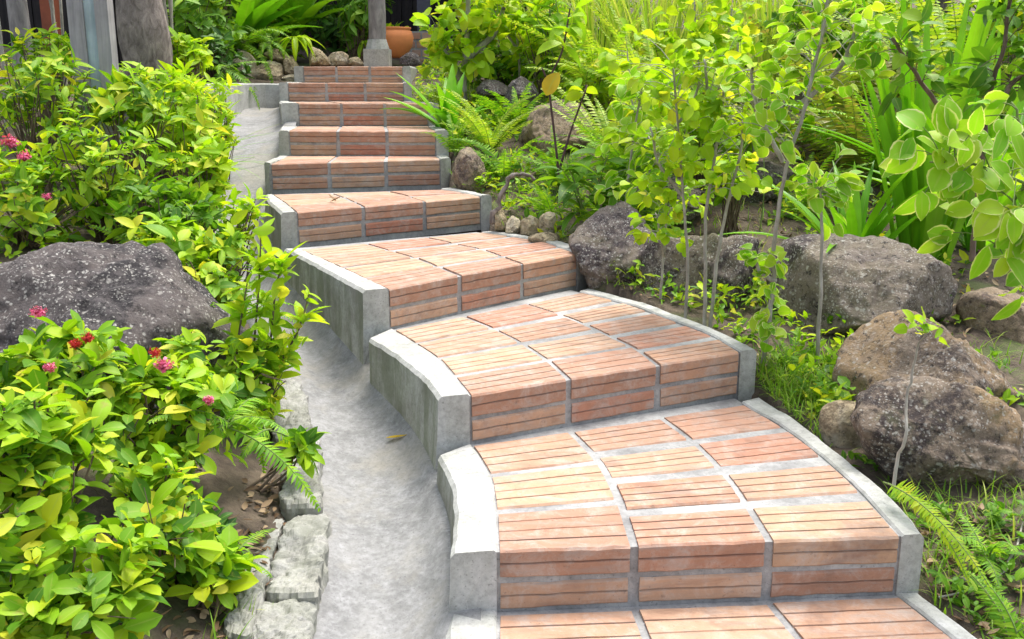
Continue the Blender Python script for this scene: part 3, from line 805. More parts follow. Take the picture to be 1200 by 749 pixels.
def in_drain(p):
    y = p[1]
    return 1.2 < y < 8.4 and xjl(y) + .03 < p[0] < xl_at(y) and (p[2] < zch(y) + .2 or p[0] > xl_at(y) - .25)
def bush(name, label, cat, u, v, y, ru, rv, ry, n, mat, L=.085, Wd=.042, k=6, root=None, group=None, prof='oval', nst=45, stem='stem_brown',
         bend=.5, elev=(5, 55), fold=.16, shell=2.4, flowers=(), rows=5, upw=.8, gapn=0.0):
    c = py(u, v, y)
    r = np.array([ru * y / F, ry, rv * y / F])
    b = gp(u if root is None else root, y)
    if b[2] > c[2]: b[2] = c[2] - .02
    t = thing(name, label, cat, b, group)
    cen, ax = [], []
    tries = 0
    while len(cen) < n and tries < n * 12:
        tries += 1
        o = rvec(1)[0]; rr = rng.uniform() ** (1 / shell)
        p = c + o * rr * r * rng.uniform(.85, 1.12)
        if p[2] < ground_z(p[0], p[1]) + .03 or in_drain(p): continue
        if gapn and mnoise.noise(Vector(p * 3.2 / max(r.max(), .2) * .35 + np.array([u, v, y]))) < gapn - .35: continue
        cen.append(p); ax.append(o * r / r.max() * .65 + UP * upw + rng.normal(0, .32, 3))
    cen, ax = np.array(cen), nrm(np.array(ax))
    mb = MB(); whorls(mb, cen, ax, k, L, Wd, prof, bend, fold, elev, rows)
    f = mb.build('foliage', mat, t)
    ms = MB()
    idx = rng.permutation(len(cen))[:nst]
    for q in idx:
        p0 = b + np.append(rng.normal(0, .03, 2), 0); p2 = cen[q] - ax[q] * .01
        p1 = p0 * .45 + p2 * .55 + np.array([0, 0, .15]) * np.linalg.norm(p2 - p0) + rng.normal(0, .04, 3)
        p1 = p1 * .7 + (p2 - ax[q] * .12) * .3
        tube(ms, bez(p0, p1, p2, 7), .0055, .0022, 5)
    for q in range(max(2, n // 14) if nst >= 45 else 0):
        o = rvec(1)[0]; o[1] = -abs(o[1]); o[2] = abs(o[2]) * .6
        e = c + o * r * rng.uniform(.85, 1.12)
        if in_drain(e): continue
        p1 = b * .4 + e * .6 + rng.normal(0, .06, 3); path = bez(b, p1, e, 9); path[1:-1] += rng.normal(0, .006, (7, 3))
        tube(ms, path, .0045, .0015, 5)
        k2 = path[6]; tube(ms, np.array([k2, k2 + nrm(o + rng.normal(0, .6, 3)) * .09]), .002, .001, 4)
    ms.build('branches', M[stem], t)
    for fl in flowers: flower_head(t, *fl)
    return t
def flower_head(t, u, v, y, rad, mat, n=42):
    c = py(u, v, y); o = rvec(n); o[:, 2] = np.abs(o[:, 2]) * .9 + .1; o = nrm(o)
    pos = c + o * rad * rng.uniform(.75, 1.0, (n, 1))
    mb = MB(); whorls(mb, pos, o, 4, rad * .42, rad * .24, 'lance', .2, .05, (0, 20), 2, .0005)
    mb2 = mb
    for p in pos[::2]: tube(mb2, np.array([c - UP * rad * .3, p]), .0012, .0008, 4)
    mb2.build('flower_head', M[mat], t)

def fern(name, label, cat, base, n, L, mat, lean=(55, 85), arch=1.3, pl=.16, npn=26, az=None, group=None, stem='stem_green', tilt=None):
    base = np.asarray(base, float)
    t = thing(name, label, cat, base, group)
    mb, ms = MB(), MB()
    for f in range(n):
        a = rng.uniform(0, 2 * np.pi) if az is None else R(rng.uniform(*az))
        el = R(rng.uniform(*lean)); l = L * rng.uniform(.65, 1.1)
        h = np.array([math.cos(a), math.sin(a), 0])
        d = h * math.cos(el) + UP * math.sin(el); nn = UP * math.cos(el) - h * math.sin(el)
        kap = arch * rng.uniform(.6, 1.3)
        tt = np.linspace(0, 1, 22)
        pts = base + (np.sin(kap * tt) / kap * l)[:, None] * d + (-(1 - np.cos(kap * tt)) / kap * l)[:, None] * nn + rng.normal(0, .012, 3) * np.array([1, 1, 0])
        roll = rng.normal(0, .55); side = np.cross(d, nn); side, nn = side * math.cos(roll) + nn * math.sin(roll), nn * math.cos(roll) - side * math.sin(roll)
        tube(ms, pts, .0028, .0008, 4)
        tp = np.linspace(.10, .985, npn)
        P = np.stack([np.interp(tp, tt, pts[:, k]) for k in range(3)], -1)
        T = nrm(np.stack([np.interp(tp, tt, np.gradient(pts, axis=0)[:, k]) for k in range(3)], -1))
        Nn = nrm(np.cross(side[None], T)); Nn = Nn * np.sign(Nn @ nn)[:, None]
        wl = pl * L * np.minimum(1, tp * 5 + .3) * np.clip(1.02 - tp, 0, 1) ** .55
        for s in (-1, 1):
            dd = side * s + T * (.25 + .5 * tp[:, None] ** 2) + rng.normal(0, .10, P.shape) - Nn * rng.uniform(.0, .3)
            leaves(mb, P, dd, Nn + rng.normal(0, .12, P.shape), wl * rng.uniform(.85, 1.1, len(P)), np.full(len(P), l * .85 / npn * .92), 'pinna', .35, .05, 3)
    mb.build('fronds', mat, t); ms.build('stalks', M[stem], t)
    return t
def straps(name, label, cat, base, n, L, Wd, mat, lean=(50, 88), bend=(.2, 1.2), group=None, az=None, spread=.04, fold=.22, prof='strap', rows=10):
    base = np.asarray(base, float)
    t = thing(name, label, cat, base, group)
    a = rng.uniform(0, 2 * np.pi, n) if az is None else np.radians(rng.uniform(az[0], az[1], n)); el = np.radians(rng.uniform(lean[0], lean[1], n))
    h = np.stack([np.cos(a), np.sin(a), 0 * a], -1)
    d = h * np.cos(el)[:, None] + UP * np.sin(el)[:, None]; nn = UP * np.cos(el)[:, None] - h * np.sin(el)[:, None]
    l = L * rng.uniform(.6, 1.08, n)
    mb = MB(); leaves(mb, base + h * spread * rng.uniform(.2, 1, (n, 1)), d, nn, l, Wd * rng.uniform(.7, 1.1, n), prof, rng.uniform(bend[0], bend[1], n), fold, rows)
    mb.build('leaves', mat, t)
    return t
def sapling(name, label, cat, y, stems, leafspec, mat, L, Wd, r0=.009, stem='stem_grey', group=None, prof='round', bend=.7, pet=.07, extra=(), hang=.15, face=0.0):
    """stems: lists of picture points surveyed at distance y; leafspec: (stem index, t0, t1, count, reach)"""
    P = []
    for s in stems:
        pts = np.array([py(u, v, y) for u, v in s])
        tt = np.linspace(0, 1, len(pts)); t2 = np.linspace(0, 1, 5 * len(pts))
        P.append(np.stack([np.interp(t2, tt, pts[:, k]) for k in range(3)], -1))
        for _ in range(3): P[-1][1:-1] = .25 * P[-1][:-2] + .5 * P[-1][1:-1] + .25 * P[-1][2:]
        P[-1][1:-1, 1] += np.cumsum(rng.normal(0, .008, len(t2) - 2))
    P[0][0, 2] -= .02
    t = thing(name, label, cat, P[0][0], group)
    ms, mb = MB(), MB()
    for s in P: tube(ms, s, r0, r0 * .55, 6)
    for si, t0, t1, n, reach in leafspec:
        s = P[si]; q = rng.uniform(t0, t1, n); tt = np.linspace(0, 1, len(s))
        p = np.stack([np.interp(q, tt, s[:, k]) for k in range(3)], -1)
        o = rvec(n); o[:, 2] = o[:, 2] * .55 + .25; o = nrm(o)
        ln = reach * rng.uniform(.25, 1.0, n)
        for k in range(n):
            e = p[k] + o[k] * ln[k]
            tube(ms, bez(p[k], p[k] * .5 + e * .5 + UP * ln[k] * .2, e, 4), .0018, .001, 4)
            # several leaves at the end of each petiole
        m = 3 if reach > .08 else 2
        base = np.repeat(p + o * ln[:, None], m, 0) + rng.normal(0, .012, (n * m, 3))
        d = np.repeat(o, m, 0) + rng.normal(0, .7, (n * m, 3)); d[:, 2] -= hang
        nn = UP + np.array([0, -face, 0]) + rng.normal(0, .55, (n * m, 3))
        leaves(mb, base, d, nn, L * rng.uniform(.6, 1.15, n * m), Wd * rng.uniform(.65, 1.15, n * m), prof, rng.uniform(bend - .4, bend + .5, n * m), .12, 5)
    ms.build('stems', M[stem], t); mb.build('foliage', mat, t)
    for ex in extra: ex(t)
    return t

# ---- left: front flowering bushes
GI = 'glossy flowering bushes beside the drain'
ix = M['leaf_ixora']
bush('flowering_bush', 'glossy green bush at the left edge in front of the large dark boulder', 'bush', 25, 560, 1.95, 105, 120, .24, 165, ix, L=.080, Wd=.036, group=GI, k=6, prof='obov', gapn=.28)
bush('flowering_bush', 'lowest glossy bush in the bottom left corner nearest the camera', 'bush', 70, 690, 1.8, 120, 95, .18, 130, ix, L=.076, Wd=.036, group=GI, k=6, prof='obov', gapn=.28)
bush('flowering_bush', 'glossy bush with long bare twigs between the corner and the broken edging', 'bush', 185, 610, 2.15, 72, 95, .18, 80, ix, L=.078, Wd=.034, group=GI, k=6, prof='obov', gapn=.32)
bush('flowering_bush', 'bush with dark red flower buds covering the foot of the large dark boulder', 'bush', 60, 440, 2.5, 92, 62, .2, 130, ix, L=.080, Wd=.034, group=GI, k=6, prof='obov',
     flowers=[(45, 368, 2.35, .026, 'petal'), (103, 397, 2.36, .022, 'petal_red'), (88, 404, 2.36, .02, 'petal_red'), (58, 432, 2.3, .02, 'petal')])
bush('flowering_bush', 'bush with a pink flower head in front of the smaller dark boulder', 'bush', 190, 490, 2.55, 88, 72, .2, 130, ix, L=.080, Wd=.034, group=GI, k=6, prof='obov', gapn=.26,
     flowers=[(193, 431, 2.35, .032, 'petal'), (182, 414, 2.36, .018, 'petal_red'), (245, 470, 2.4, .02, 'petal')])
bush('flowering_bush', 'small low bush of pale leaves over bare soil beside the rubble slab', 'bush', 245, 665, 2.15, 42, 40, .1, 26, ix, L=.08, group=GI, prof='obov')
bush('leafy_shoot', 'single leafy twig reaching out over the drain edge', 'shoot', 352, 522, 2.75, 26, 16, .05, 9, ix, L=.075, Wd=.034, root=300, nst=5)
# shoots over the drain
def shoots(name, label, cat, y, stems, nper, mat, L, Wd, r0=.005, t0=.3, group=None, k=5):
    P = [np.array([py(u, v, y) for u, v in s]) for s in stems]
    t = thing(name, label, cat, P[0][0], group)
    ms, mb = MB(), MB()
    for s in P:
        tt = np.linspace(0, 1, len(s)); t2 = np.linspace(0, 1, 14)
        c = np.stack([np.interp(t2, tt, s[:, j]) for j in range(3)], -1)
        for _ in range(3): c[1:-1] = .25 * c[:-2] + .5 * c[1:-1] + .25 * c[2:]
        tube(ms, c, r0, r0 * .5, 6)
        q = np.append(rng.uniform(t0, .95, nper - 1), 1.0)
        p = np.stack([np.interp(q, t2, c[:, j]) for j in range(3)], -1)
        ax = UP * .9 + rng.normal(0, .45, (nper, 3))
        whorls(mb, p, ax, k, L, Wd, 'oval', .4, .15, (10, 60))
    ms.build('stems', M['stem_brown'], t); mb.build('foliage', mat, t)
    return t
shoots('tall_shrub', 'spindly yellow green shrub standing at the edge of the drain beside the boulders', 'shrub', 3.2,
       [[(290,500),(298,400),(304,330),(306,268)], [(300,495),(318,400),(322,340),(333,300)], [(305,490),(330,420),(350,390),(362,345)], [(285,495),(275,420),(285,360),(290,330)], [(310,490),(318,440),(325,420),(338,410)]],
       9, M['leaf_lime'], .095, .036)
bush('tall_shrub', 'dense green lower shrub at the foot of the spindly yellow green shrub', 'shrub', 292, 445, 3.1, 46, 62, .14, 58, ix, L=.085, Wd=.038, k=6)
fern('fern', 'bright upright fern between the dark boulder and the spindly shrub', 'fern', gp(238, 3.35), 9, .42, M['leaf_fern'], (60, 88), .8, .15, group='ferns along the drain')
fern('fern', 'fern hanging down over the soil above the edging blocks', 'fern', py(268, 500, 2.6), 10, .34, M['leaf_fern'], (-10, 50), 1.4, .17, group='ferns along the drain')
fern('fern', 'small fern hanging below the leafy twig at the drain edge', 'fern', py(310, 505, 2.75), 6, .22, M['leaf_fern'], (-20, 30), 1.2, .2, group='ferns along the drain')

# ---- left: middle bushes
GM = 'bushes on the left bank'
bush('leafy_bush', 'large leafy bush at the left edge behind the dark boulder', 'bush', 30, 235, 4.4, 95, 72, .35, 125, ix, L=.092, Wd=.036, group=GM, gapn=.26,
     flowers=[(12, 170, 4.15, .045, 'petal'), (28, 186, 4.1, .04, 'petal'), (55, 232, 4.1, .025, 'petal')])
bush('leafy_bush', 'leafy bush in front of the grey square post', 'bush', 128, 205, 4.7, 80, 85, .35, 125, ix, L=.095, Wd=.034, group=GM, gapn=.3)
bush('leafy_bush', 'upright bush with pointed leaves at the left edge below the rust red post', 'bush', 45, 112, 5.3, 80, 55, .4, 105, ix, L=.105, Wd=.036, group=GM, prof='lance')
bush('leafy_bush', 'yellow green fine leaved bush overhanging the upper drain', 'bush', 228, 150, 5.5, 62, 58, .35, 120, M['leaf_lime'], L=.10, Wd=.032, group=GM, prof='lance')
bush('leafy_bush', 'fine leaved lime bush hiding the end of the upper drain wall', 'bush', 258, 140, 6.2, 34, 48, .3, 95, M['leaf_lime'], L=.09, Wd=.028, group=GM, prof='lance')
bush('leafy_bush', 'green bush with bare twigs leaning towards the drain', 'bush', 235, 215, 5.0, 42, 45, .25, 50, M['leaf_lime'], L=.10, Wd=.034, group=GM, gapn=.3)
bush('leafy_bush', 'low broad leaved bush just behind the top of the large dark boulder', 'bush', 195, 295, 4.0, 62, 40, .22, 65, ix, L=.10, Wd=.05, group=GM)
bush('leafy_bush', 'dark low bush under the fine leaved bush at the bank', 'bush', 200, 250, 4.4, 62, 42, .25, 65, M['leaf_green'], L=.10, Wd=.045, group=GM)
bush('leafy_bush', 'pale round leaved bush beside the knobbly tree trunk', 'bush', 220, 62, 6.9, 26, 22, .2, 34, M['leaf_lime'], L=.11, Wd=.07, group=GM, prof='round')
bush('leafy_bush', 'pale green bush with upright shoots between the grey square post and the knobbly trunk', 'bush', 160, 122, 5.2, 62, 42, .3, 70, ix, L=.11, Wd=.042, group=GM, prof='lance')
fern('fern', 'arching fern with long fronds on the left bank beside the drain', 'fern', gp(205, 4.35), 9, .5, M['leaf_fern'], (55, 85), 1.2, .13, group='ferns along the drain')
fern('fern', 'narrow upright fern by the light curve of the upper drain', 'fern', gp(268, 4.5), 5, .42, M['leaf_fern_pale'], (70, 88), .5, .10, group='ferns along the drain')
bush('low_weeds', 'low leafy weeds between the boulders and the left bank shrubs', 'weeds', 245, 330, 3.8, 45, 45, .2, 60, ix, L=.08, Wd=.036)
straps('grass_clump', 'clump of long thin arching grass leaves beside the knobbly tree trunk', 'grass', gp(225, 6.4), 50, .7, .014, M['leaf_strap'], (20, 70), (.5, 1.4), prof='blade', rows=7)

# ---- left: tree, posts and shed
def square_post():
    c = gp(123, 5.6)
    t = thing('square_post', 'weathered grey square post with a pale blue panel rising from the bushes', 'post', c)
    w = 46 * 5.6 / F
    for k, (a, b, m, dz, name) in enumerate([(-.5, -.12, 'timber', 0, 'plank'), (-.115, .17, 'timber_blue', -.015, 'panel'), (.175, .5, 'timber', .006, 'plank')]):
        mb = MB(); box(mb, (c[0] + a * w, c[1] - dz, c[2] - .1), (c[0] + b * w, c[1] + w * .35, c[2] + 1.9))
        mb.build(name, M[m], t, smooth=False)
    mb = MB(); box(mb, (c[0] - .53 * w, c[1] - .03, c[2] + 1.9), (c[0] + .53 * w, c[1] + w + .03, c[2] + 1.95)); mb.build('cap', M['timber'], t, smooth=False)
square_post()
def trunk_mesh(mb, pts, rad, sides=20, bumps=.12, seed=0):
    pts = np.asarray(pts, float); n = 40
    tt = np.linspace(0, 1, len(pts)); t2 = np.linspace(0, 1, n)
    c = np.stack([np.interp(t2, tt, pts[:, k]) for k in range(3)], -1); r = np.interp(t2, tt, rad)
    for _ in range(2):
        c[1:-1] = .25 * c[:-2] + .5 * c[1:-1] + .25 * c[2:]; r[1:-1] = .25 * r[:-2] + .5 * r[1:-1] + .25 * r[2:]
    ang = np.linspace(0, 2 * np.pi, sides, endpoint=False)
    V = np.zeros((n, sides, 3))
    for k in range(n):
        for a in range(sides):
            d = np.array([math.cos(ang[a]), math.sin(ang[a]), 0])
            nz = mnoise.fractal(Vector((d[0] * 1.3 + seed, d[1] * 1.3, c[k, 2] * 3)), 1, 2, 5)
            V[k, a] = c[k] + d * r[k] * (1 + bumps * nz)
    i = np.arange(n - 1)[:, None] * sides; j = np.arange(sides)[None]; j2 = (j + 1) % sides
    mb.add(V.reshape(-1, 3), np.stack([i + j, i + j2, i + sides + j2, i + sides + j], -1).reshape(-1, 4))
def crown(mb, c, r, n, L, Wd, prof='oval', k=5):
    o = rvec(n); p = c + o * np.array(r) * (rng.uniform(.4, 1, (n, 1)) ** .6)
    whorls(mb, p, o * .5 + UP * .7 + rng.normal(0, .3, (n, 3)), k, L, Wd, prof)
def tree(name, label, u, y, r, h, mat, knob=None, lean=0.0, crown_r=(.9, .9, .6), nleaf=160, leafmat='leaf_green', L=.14, group=None):
    c = gp(u, y)
    t = thing(name, label, 'tree', c, group)
    mb = MB()
    zs = np.linspace(-.1, h, 12); rad = np.interp(zs, [-.1, .1, h], [r * 1.35, r * 1.1, r * .7])
    if knob: rad = rad * (1 + knob[1] * np.exp(-((zs - knob[0]) / .13) ** 2))
    trunk_mesh(mb, [(c[0] + lean * z + (.05 * math.sin(z * 3) if knob else .01 * math.sin(z * 4)), c[1], c[2] + z) for z in zs], rad, bumps=.16 if knob else .06, seed=u)
    top = np.array([c[0] + lean * h, c[1], c[2] + h])
    for q in range(6):
        a = q * 1.05; e = top + np.array([math.cos(a) * crown_r[0] * .7, math.sin(a) * crown_r[1] * .7, crown_r[2] * .9])
        tube(mb, bez(top - UP * .15, top + UP * .3 + (e - top) * .2, e, 7), r * .4, r * .1, 7)
    mb.build('trunk', M[mat], t)
    m2 = MB(); crown(m2, top + UP * crown_r[2] * .8, crown_r, nleaf, L, L * .42); m2.build('crown', M[leafmat], t)
    return t
tree('tree', 'thick barked tree trunk with a swollen knob beside the grey square post', 172, 6.6, .13, 2.6, 'bark', (.72, .5), 0.0)
tree('tree', 'slim grey tree trunk at the upper left corner beside the shed', 31, 6.8, .062, 2.6, 'bark_grey', nleaf=90)
def shed():
    c = py(60, 70, 8.6); c[2] = ground_z(c[0], c[1])
    t = thing('shed', 'dark timber shed with a rust red corner post behind the left bushes', 'shed', c)
    mb = MB()
    x0, x1 = xat(-160, 8.6, 2), xat(142, 8.6, 2)
    nb = 12
    for k in range(nb):
        a = x0 + (x1 - x0) * k / nb; b = x0 + (x1 - x0) * (k + 1) / nb - .008
        box(mb, (a, 8.9 + .006 * (k % 2), c[2] - .2), (b, 8.96, c[2] + 2.6))
    box(mb, (x0, 8.965, c[2] - .2), (x1, 11, c[2] + 2.58))
    mb.build('wall', M['timber_shade_dark'], t, smooth=False)
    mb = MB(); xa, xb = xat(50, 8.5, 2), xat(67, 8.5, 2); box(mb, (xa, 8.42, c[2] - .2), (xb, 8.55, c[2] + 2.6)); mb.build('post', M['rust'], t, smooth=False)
    mb = MB(); box(mb, (x0 - .2, 8.0, c[2] + 2.6), (x1 + .15, 11.2, c[2] + 2.7)); mb.build('roof', M['timber_shade_dark'], t, smooth=False)
shed()
def vines(label, u0, u1, y, n):
    c = gp((u0 + u1) / 2, y)
    t = thing('hanging_vine', label, 'vine', c, 'hanging vines at the upper left')
    mb = MB()
    for k in range(n):
        u = u0 + (u1 - u0) * (k + rng.uniform(.2, .8)) / n; p = gp(u, y); 
        pts = [(p[0] + .03 * math.sin(z * 2.2 + k * 2), p[1] + .02 * math.sin(z * 3 + k), p[2] - .05 + z) for z in np.linspace(0, 2.6, 14)]
        tube(mb, pts, .011, .007, 6)
    mb.build('stem', M['stem_grey'], t)
vines('bundle of pale hanging vines between the rust red post and the grey square post', 64, 82, 7.0, 4)
vines('thin pale vines hanging beside the knobbly tree trunk', 204, 216, 6.9, 3)
vines('single pale curved vine at the far upper left corner', 2, 12, 6.2, 1)

# ---- the top of the stairs: building, post, pot, broad leaved plants
def pavilion():
    yb = 13.0
    c = py(470, 60, yb); c[2] = ground_z(c[0], yb)
    t = thing('pavilion', 'dark timber building with deep shade put into its near black planks behind the top of the stairs', 'building', c)
    mb = MB(); x0, x1 = xat(250, yb, 2), xat(640, yb, 2)
    nb = 30
    for k in range(nb):
        a = x0 + (x1 - x0) * k / nb; b = x0 + (x1 - x0) * (k + 1) / nb - .008
        box(mb, (a, yb + .006 * (k % 2), c[2] - .3), (b, yb + .1, c[2] + 3.0))
    box(mb, (x0, yb + .11, c[2] - .3), (x1, yb + 4, c[2] + 2.98))
    mb.build('wall', M['timber_shade_dark'], t, smooth=False)  # near-black planks stand in for the unlit space between the pillars
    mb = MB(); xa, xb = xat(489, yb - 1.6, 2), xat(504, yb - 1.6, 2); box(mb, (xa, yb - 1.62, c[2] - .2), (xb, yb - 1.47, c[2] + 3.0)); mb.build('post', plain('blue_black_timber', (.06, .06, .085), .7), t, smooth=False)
    mb = MB(); box(mb, (x0 - .4, yb - 2.2, c[2] + 3.0), (x1 + .4, yb + 4.3, c[2] + 3.14)); mb.build('roof', M['timber_shade_dark'], t, smooth=False)
pavilion()
def round_post():
    y = 9.75; c = py(443, 78, y)
    t = thing('timber_post', 'round grey timber post on a pale concrete footing at the top of the stairs', 'post', c)
    mb = MB(); r = .082
    trunk_mesh(mb, [(c[0] + .006 * math.sin(z * 5), c[1], c[2] + .15 + z) for z in np.linspace(0, 2.6, 10)], [r] * 10, 16, .05, 3)
    mb.build('shaft', M['bark_grey'], t)
    mb = MB(); box(mb, (c[0] - .12, c[1] - .12, c[2] - .12), (c[0] + .12, c[1] + .12, c[2] + .16))
    trunk_mesh(mb, [(c[0], c[1], c[2] + .16 + z) for z in (0, .09)], [.115, .088], 16, .03, 8)
    mb.build('footing', M['kerb'], t, smooth=False)
round_post()
def pot():
    y = 10.4; c = py(462, 68, y)
    t = thing('terracotta_pot', 'round bellied terracotta pot behind the grey post at the top of the stairs', 'pot', c)
    mb = MB(); n = 32
    pr = [(.0, 0), (.10, 0), (.13, .02), (.19, .12), (.205, .2), (.185, .26), (.165, .275), (.18, .285), (.18, .30), (.15, .30), (.14, .27), (.0, .26)]
    pr = np.array(pr)
    ang = np.linspace(0, 2 * np.pi, n, endpoint=False)
    V = np.array([[(c[0] + r * math.cos(a), c[1] + r * math.sin(a), c[2] + z) for a in ang] for r, z in pr])
    i = np.arange(len(pr) - 1)[:, None] * n; j = np.arange(n)[None]; j2 = (j + 1) % n
    mb.add(V.reshape(-1, 3), np.stack([i + j, i + j2, i + n + j2, i + n + j], -1).reshape(-1, 4))
    mb.build('vessel', M['terracotta'], t)
    m2 = MB(); p = np.array([c + np.array([0, 0, .29])] * 8) + rng.normal(0, .04, (8, 3)) * np.array([1, 1, .1])
    whorls(m2, p, UP + rng.normal(0, .3, (8, 3)), 6, .12, .05); m2.build('plant', M['leaf_ixora'], t)
pot()
def low_wall():
    y = 11.0; x0, x1 = xat(476, y, 1.5), xat(512, y, 1.5)
    z0 = ground_z((x0 + x1) / 2, y) - .05
    t = thing('brick_wall', 'low wall of red brick and mortar beside the dark building', 'wall', ((x0 + x1) / 2, y, z0))
    mb = MB(); box(mb, (x0, y, z0), (x1, y + .2, z0 + .36)); mb.build('core', M['mortar'], t, smooth=False)
    mb = MB()
    for r_ in range(4):
        for k in range(3):
            w = (x1 - x0) / 3; a = x0 + k * w + (.06 if r_ % 2 else 0)
            box(mb, (a + .008, y - .008, z0 + .01 + r_ * .09), (min(a + w - .012, x1), y + .1, z0 + .075 + r_ * .09))
    mb.build('bricks', M['brick'], t, smooth=False)
low_wall()
straps('broad_leaf_plant', "large bird's nest plant with broad upright leaves above the rubble wall", 'plant', gp(283, 10.0) + UP * .15, 16, 1.15, .20, M['leaf_strap'], (25, 75), (.3, 1.0))
straps('broad_leaf_plant', 'second wide leaved plant with bright leaves over the top of the stairs', 'plant', gp(352, 10.6) + UP * .3, 14, 1.0, .16, M['leaf_strap'], (30, 80), (.4, 1.2))
straps('drooping_plant', 'single lime green drooping leaf rosette hanging over the rubble wall', 'plant', py(346, 44, 9.4), 16, .28, .07, M['leaf_lime'], (-40, 30), (.8, 1.8))
GU = 'shrubs at the top of the stairs'
bush('dark_shrub', 'dark green shrub above the rubble wall next to the drooping lime leaf', 'shrub', 300, 45, 10.3, 60, 34, .4, 100, M['leaf_green'], L=.14, Wd=.055, group=GU)
bush('dark_shrub', 'deep green shrub between the drooping lime leaf and the grey post', 'shrub', 395, 38, 10.8, 48, 34, .4, 90, M['leaf_dark'], L=.16, Wd=.06, group=GU)
bush('dark_shrub', 'shrub with hanging blue green leaves to the left of the grey post', 'shrub', 420, 20, 10.2, 26, 28, .25, 45, M['leaf_green'], L=.2, Wd=.06, group=GU, elev=(-60, 0), prof='lance')
bush('dark_shrub', 'tall dense shrub behind the knobbly tree trunk', 'shrub', 225, 15, 8.8, 52, 50, .5, 110, M['leaf_green'], L=.14, Wd=.06, group=GU)
bush('dark_shrub', 'overhanging dark shrub at the top edge above the drain end wall', 'shrub', 250, 70, 8.6, 36, 36, .35, 75, M['leaf_dark'], L=.11, Wd=.045, group=GU)
bush('dark_shrub', 'wide green shrub along the top edge behind the broad leaved plants', 'shrub', 330, 0, 12.0, 130, 40, .5, 200, M['leaf_green'], L=.17, Wd=.07, group=GU)
fern('fern', 'dark fern drooping over the rubble wall stones', 'fern', py(285, 50, 9.2), 12, .55, M['leaf_fern'], (-10, 50), 1.4, .14, group='ferns at the rubble wall')
fern('fern', 'fern between the first two rubble wall stones and the drooping lime leaf', 'fern', py(315, 52, 9.4), 9, .4, M['leaf_fern'], (0, 70), 1.4, .16, group='ferns at the rubble wall')
fern('fern', 'trailing fern hanging beside the end wall of the drain', 'fern', py(262, 80, 8.4), 12, .5, M['leaf_fern'], (-50, 30), 1.0, .12, group='ferns at the rubble wall')

# ---- right: saplings
GSap = 'slender saplings with round leaves'
var, lime = M['leaf_var'], M['leaf_lime']
sapling('sapling', 'tallest grey stemmed sapling rising beside the kerb in front of the broad boulder', 'sapling', 3.55,
        [[(893,432),(897,395),(908,330),(907,270),(918,190),(940,120),(958,40),(965,-30)], [(918,190),(890,130),(882,80)], [(940,120),(985,80),(1000,30)], [(908,330),(890,320),(885,300)]],
        [(0, .62, 1., 30, .18), (1, .3, 1, 18, .14), (2, .3, 1, 20, .15), (0, .14, .36, 20, .06), (3, .2, 1, 8, .05)], var, .066, .052, .0095, group=GSap)
sapling('sapling', 'thin straight sapling topped by a flat tuft of variegated leaves', 'sapling', 3.5,
        [[(958,440),(962,350),(967,270),(966,215)]], [(0, .88, 1., 20, .12)], M['leaf_var'], .07, .05, .008, group=GSap)
sapling('sapling', 'lime leaved sapling with its stem against the right kerb', 'sapling', 3.95,
        [[(803,375),(806,300),(800,230),(792,150),(786,70)], [(800,230),(770,190),(762,150)], [(792,150),(815,110),(820,80)]],
        [(0, .5, 1., 32, .2), (1, .1, 1, 15, .15), (2, .2, 1, 15, .15)], lime, .064, .05, .007, group=GSap)
sapling('sapling', 'lime leaved sapling with twin stems right of the kerb sapling', 'sapling', 3.85,
        [[(826,385),(825,310),(826,240),(845,150),(850,70)], [(832,388),(840,310),(850,255),(872,170),(878,100)], [(845,150),(830,110),(825,70)]],
        [(0, .5, 1., 28, .2), (1, .5, 1, 28, .2), (2, .1, 1, 14, .16)], lime, .066, .052, .008, group=GSap)
sapling('sapling', 'low sapling of round green leaves in front of the humped boulder', 'sapling', 4.1,
        [[(774,345),(778,300),(782,250),(775,200),(760,160)], [(778,300),(770,270),(768,250)]], [(0, .3, 1., 28, .15), (1, .2, 1, 9, .1)], M['leaf_lime'], .064, .05, .006, group=GSap)
sapling('sapling', 'bushy pale leaved sapling beside the rusty ferns above the dark brown boulder', 'sapling', 4.9,
        [[(730,270),(735,220),(745,150),(755,90)], [(740,240),(765,190),(785,150)]], [(0, .25, 1., 40, .16), (1, .2, 1, 26, .13)], M['leaf_var'], .085, .066, .008, group=GSap)
sapling('sapling', 'tiny single stemmed seedling in front of the nearest ochre boulder', 'sapling', 2.5,
        [[(1048,562),(1062,500),(1078,450),(1088,388)]], [(0, .93, 1., 8, .045)], M['leaf_lime'], .042, .032, .005, group=GSap)
sapling('sapling', 'tall sapling at the top right with dark forked branches', 'sapling', 3.4,
        [[(1140,300),(1152,200),(1168,120),(1185,40),(1195,-40)], [(1152,200),(1110,140),(1075,90),(1045,45)], [(1168,120),(1200,90),(1230,60)]],
        [(0, .5, 1., 26, .14), (1, .55, 1, 16, .10), (2, .2, 1, 14, .12)], M['leaf_green'], .085, .045, .010, 'stem_brown', group=GSap, prof='oval')
sapling('variegated_branch', 'large leaved variegated branch reaching in from the right edge', 'branch', 2.35,
        [[(1290,420),(1260,300),(1200,215),(1120,185),(1090,190)], [(1200,215),(1180,250),(1165,290)], [(1240,260),(1215,290),(1195,320)], [(1225,240),(1200,180),(1185,120)]],
        [(0, .42, 1., 26, .13), (1, .1, 1, 14, .10), (2, .1, 1, 12, .10), (3, .2, 1, 12, .12)], var, .080, .055, .005, 'stem_green', prof='oval', bend=.5, hang=.75, face=1.4)
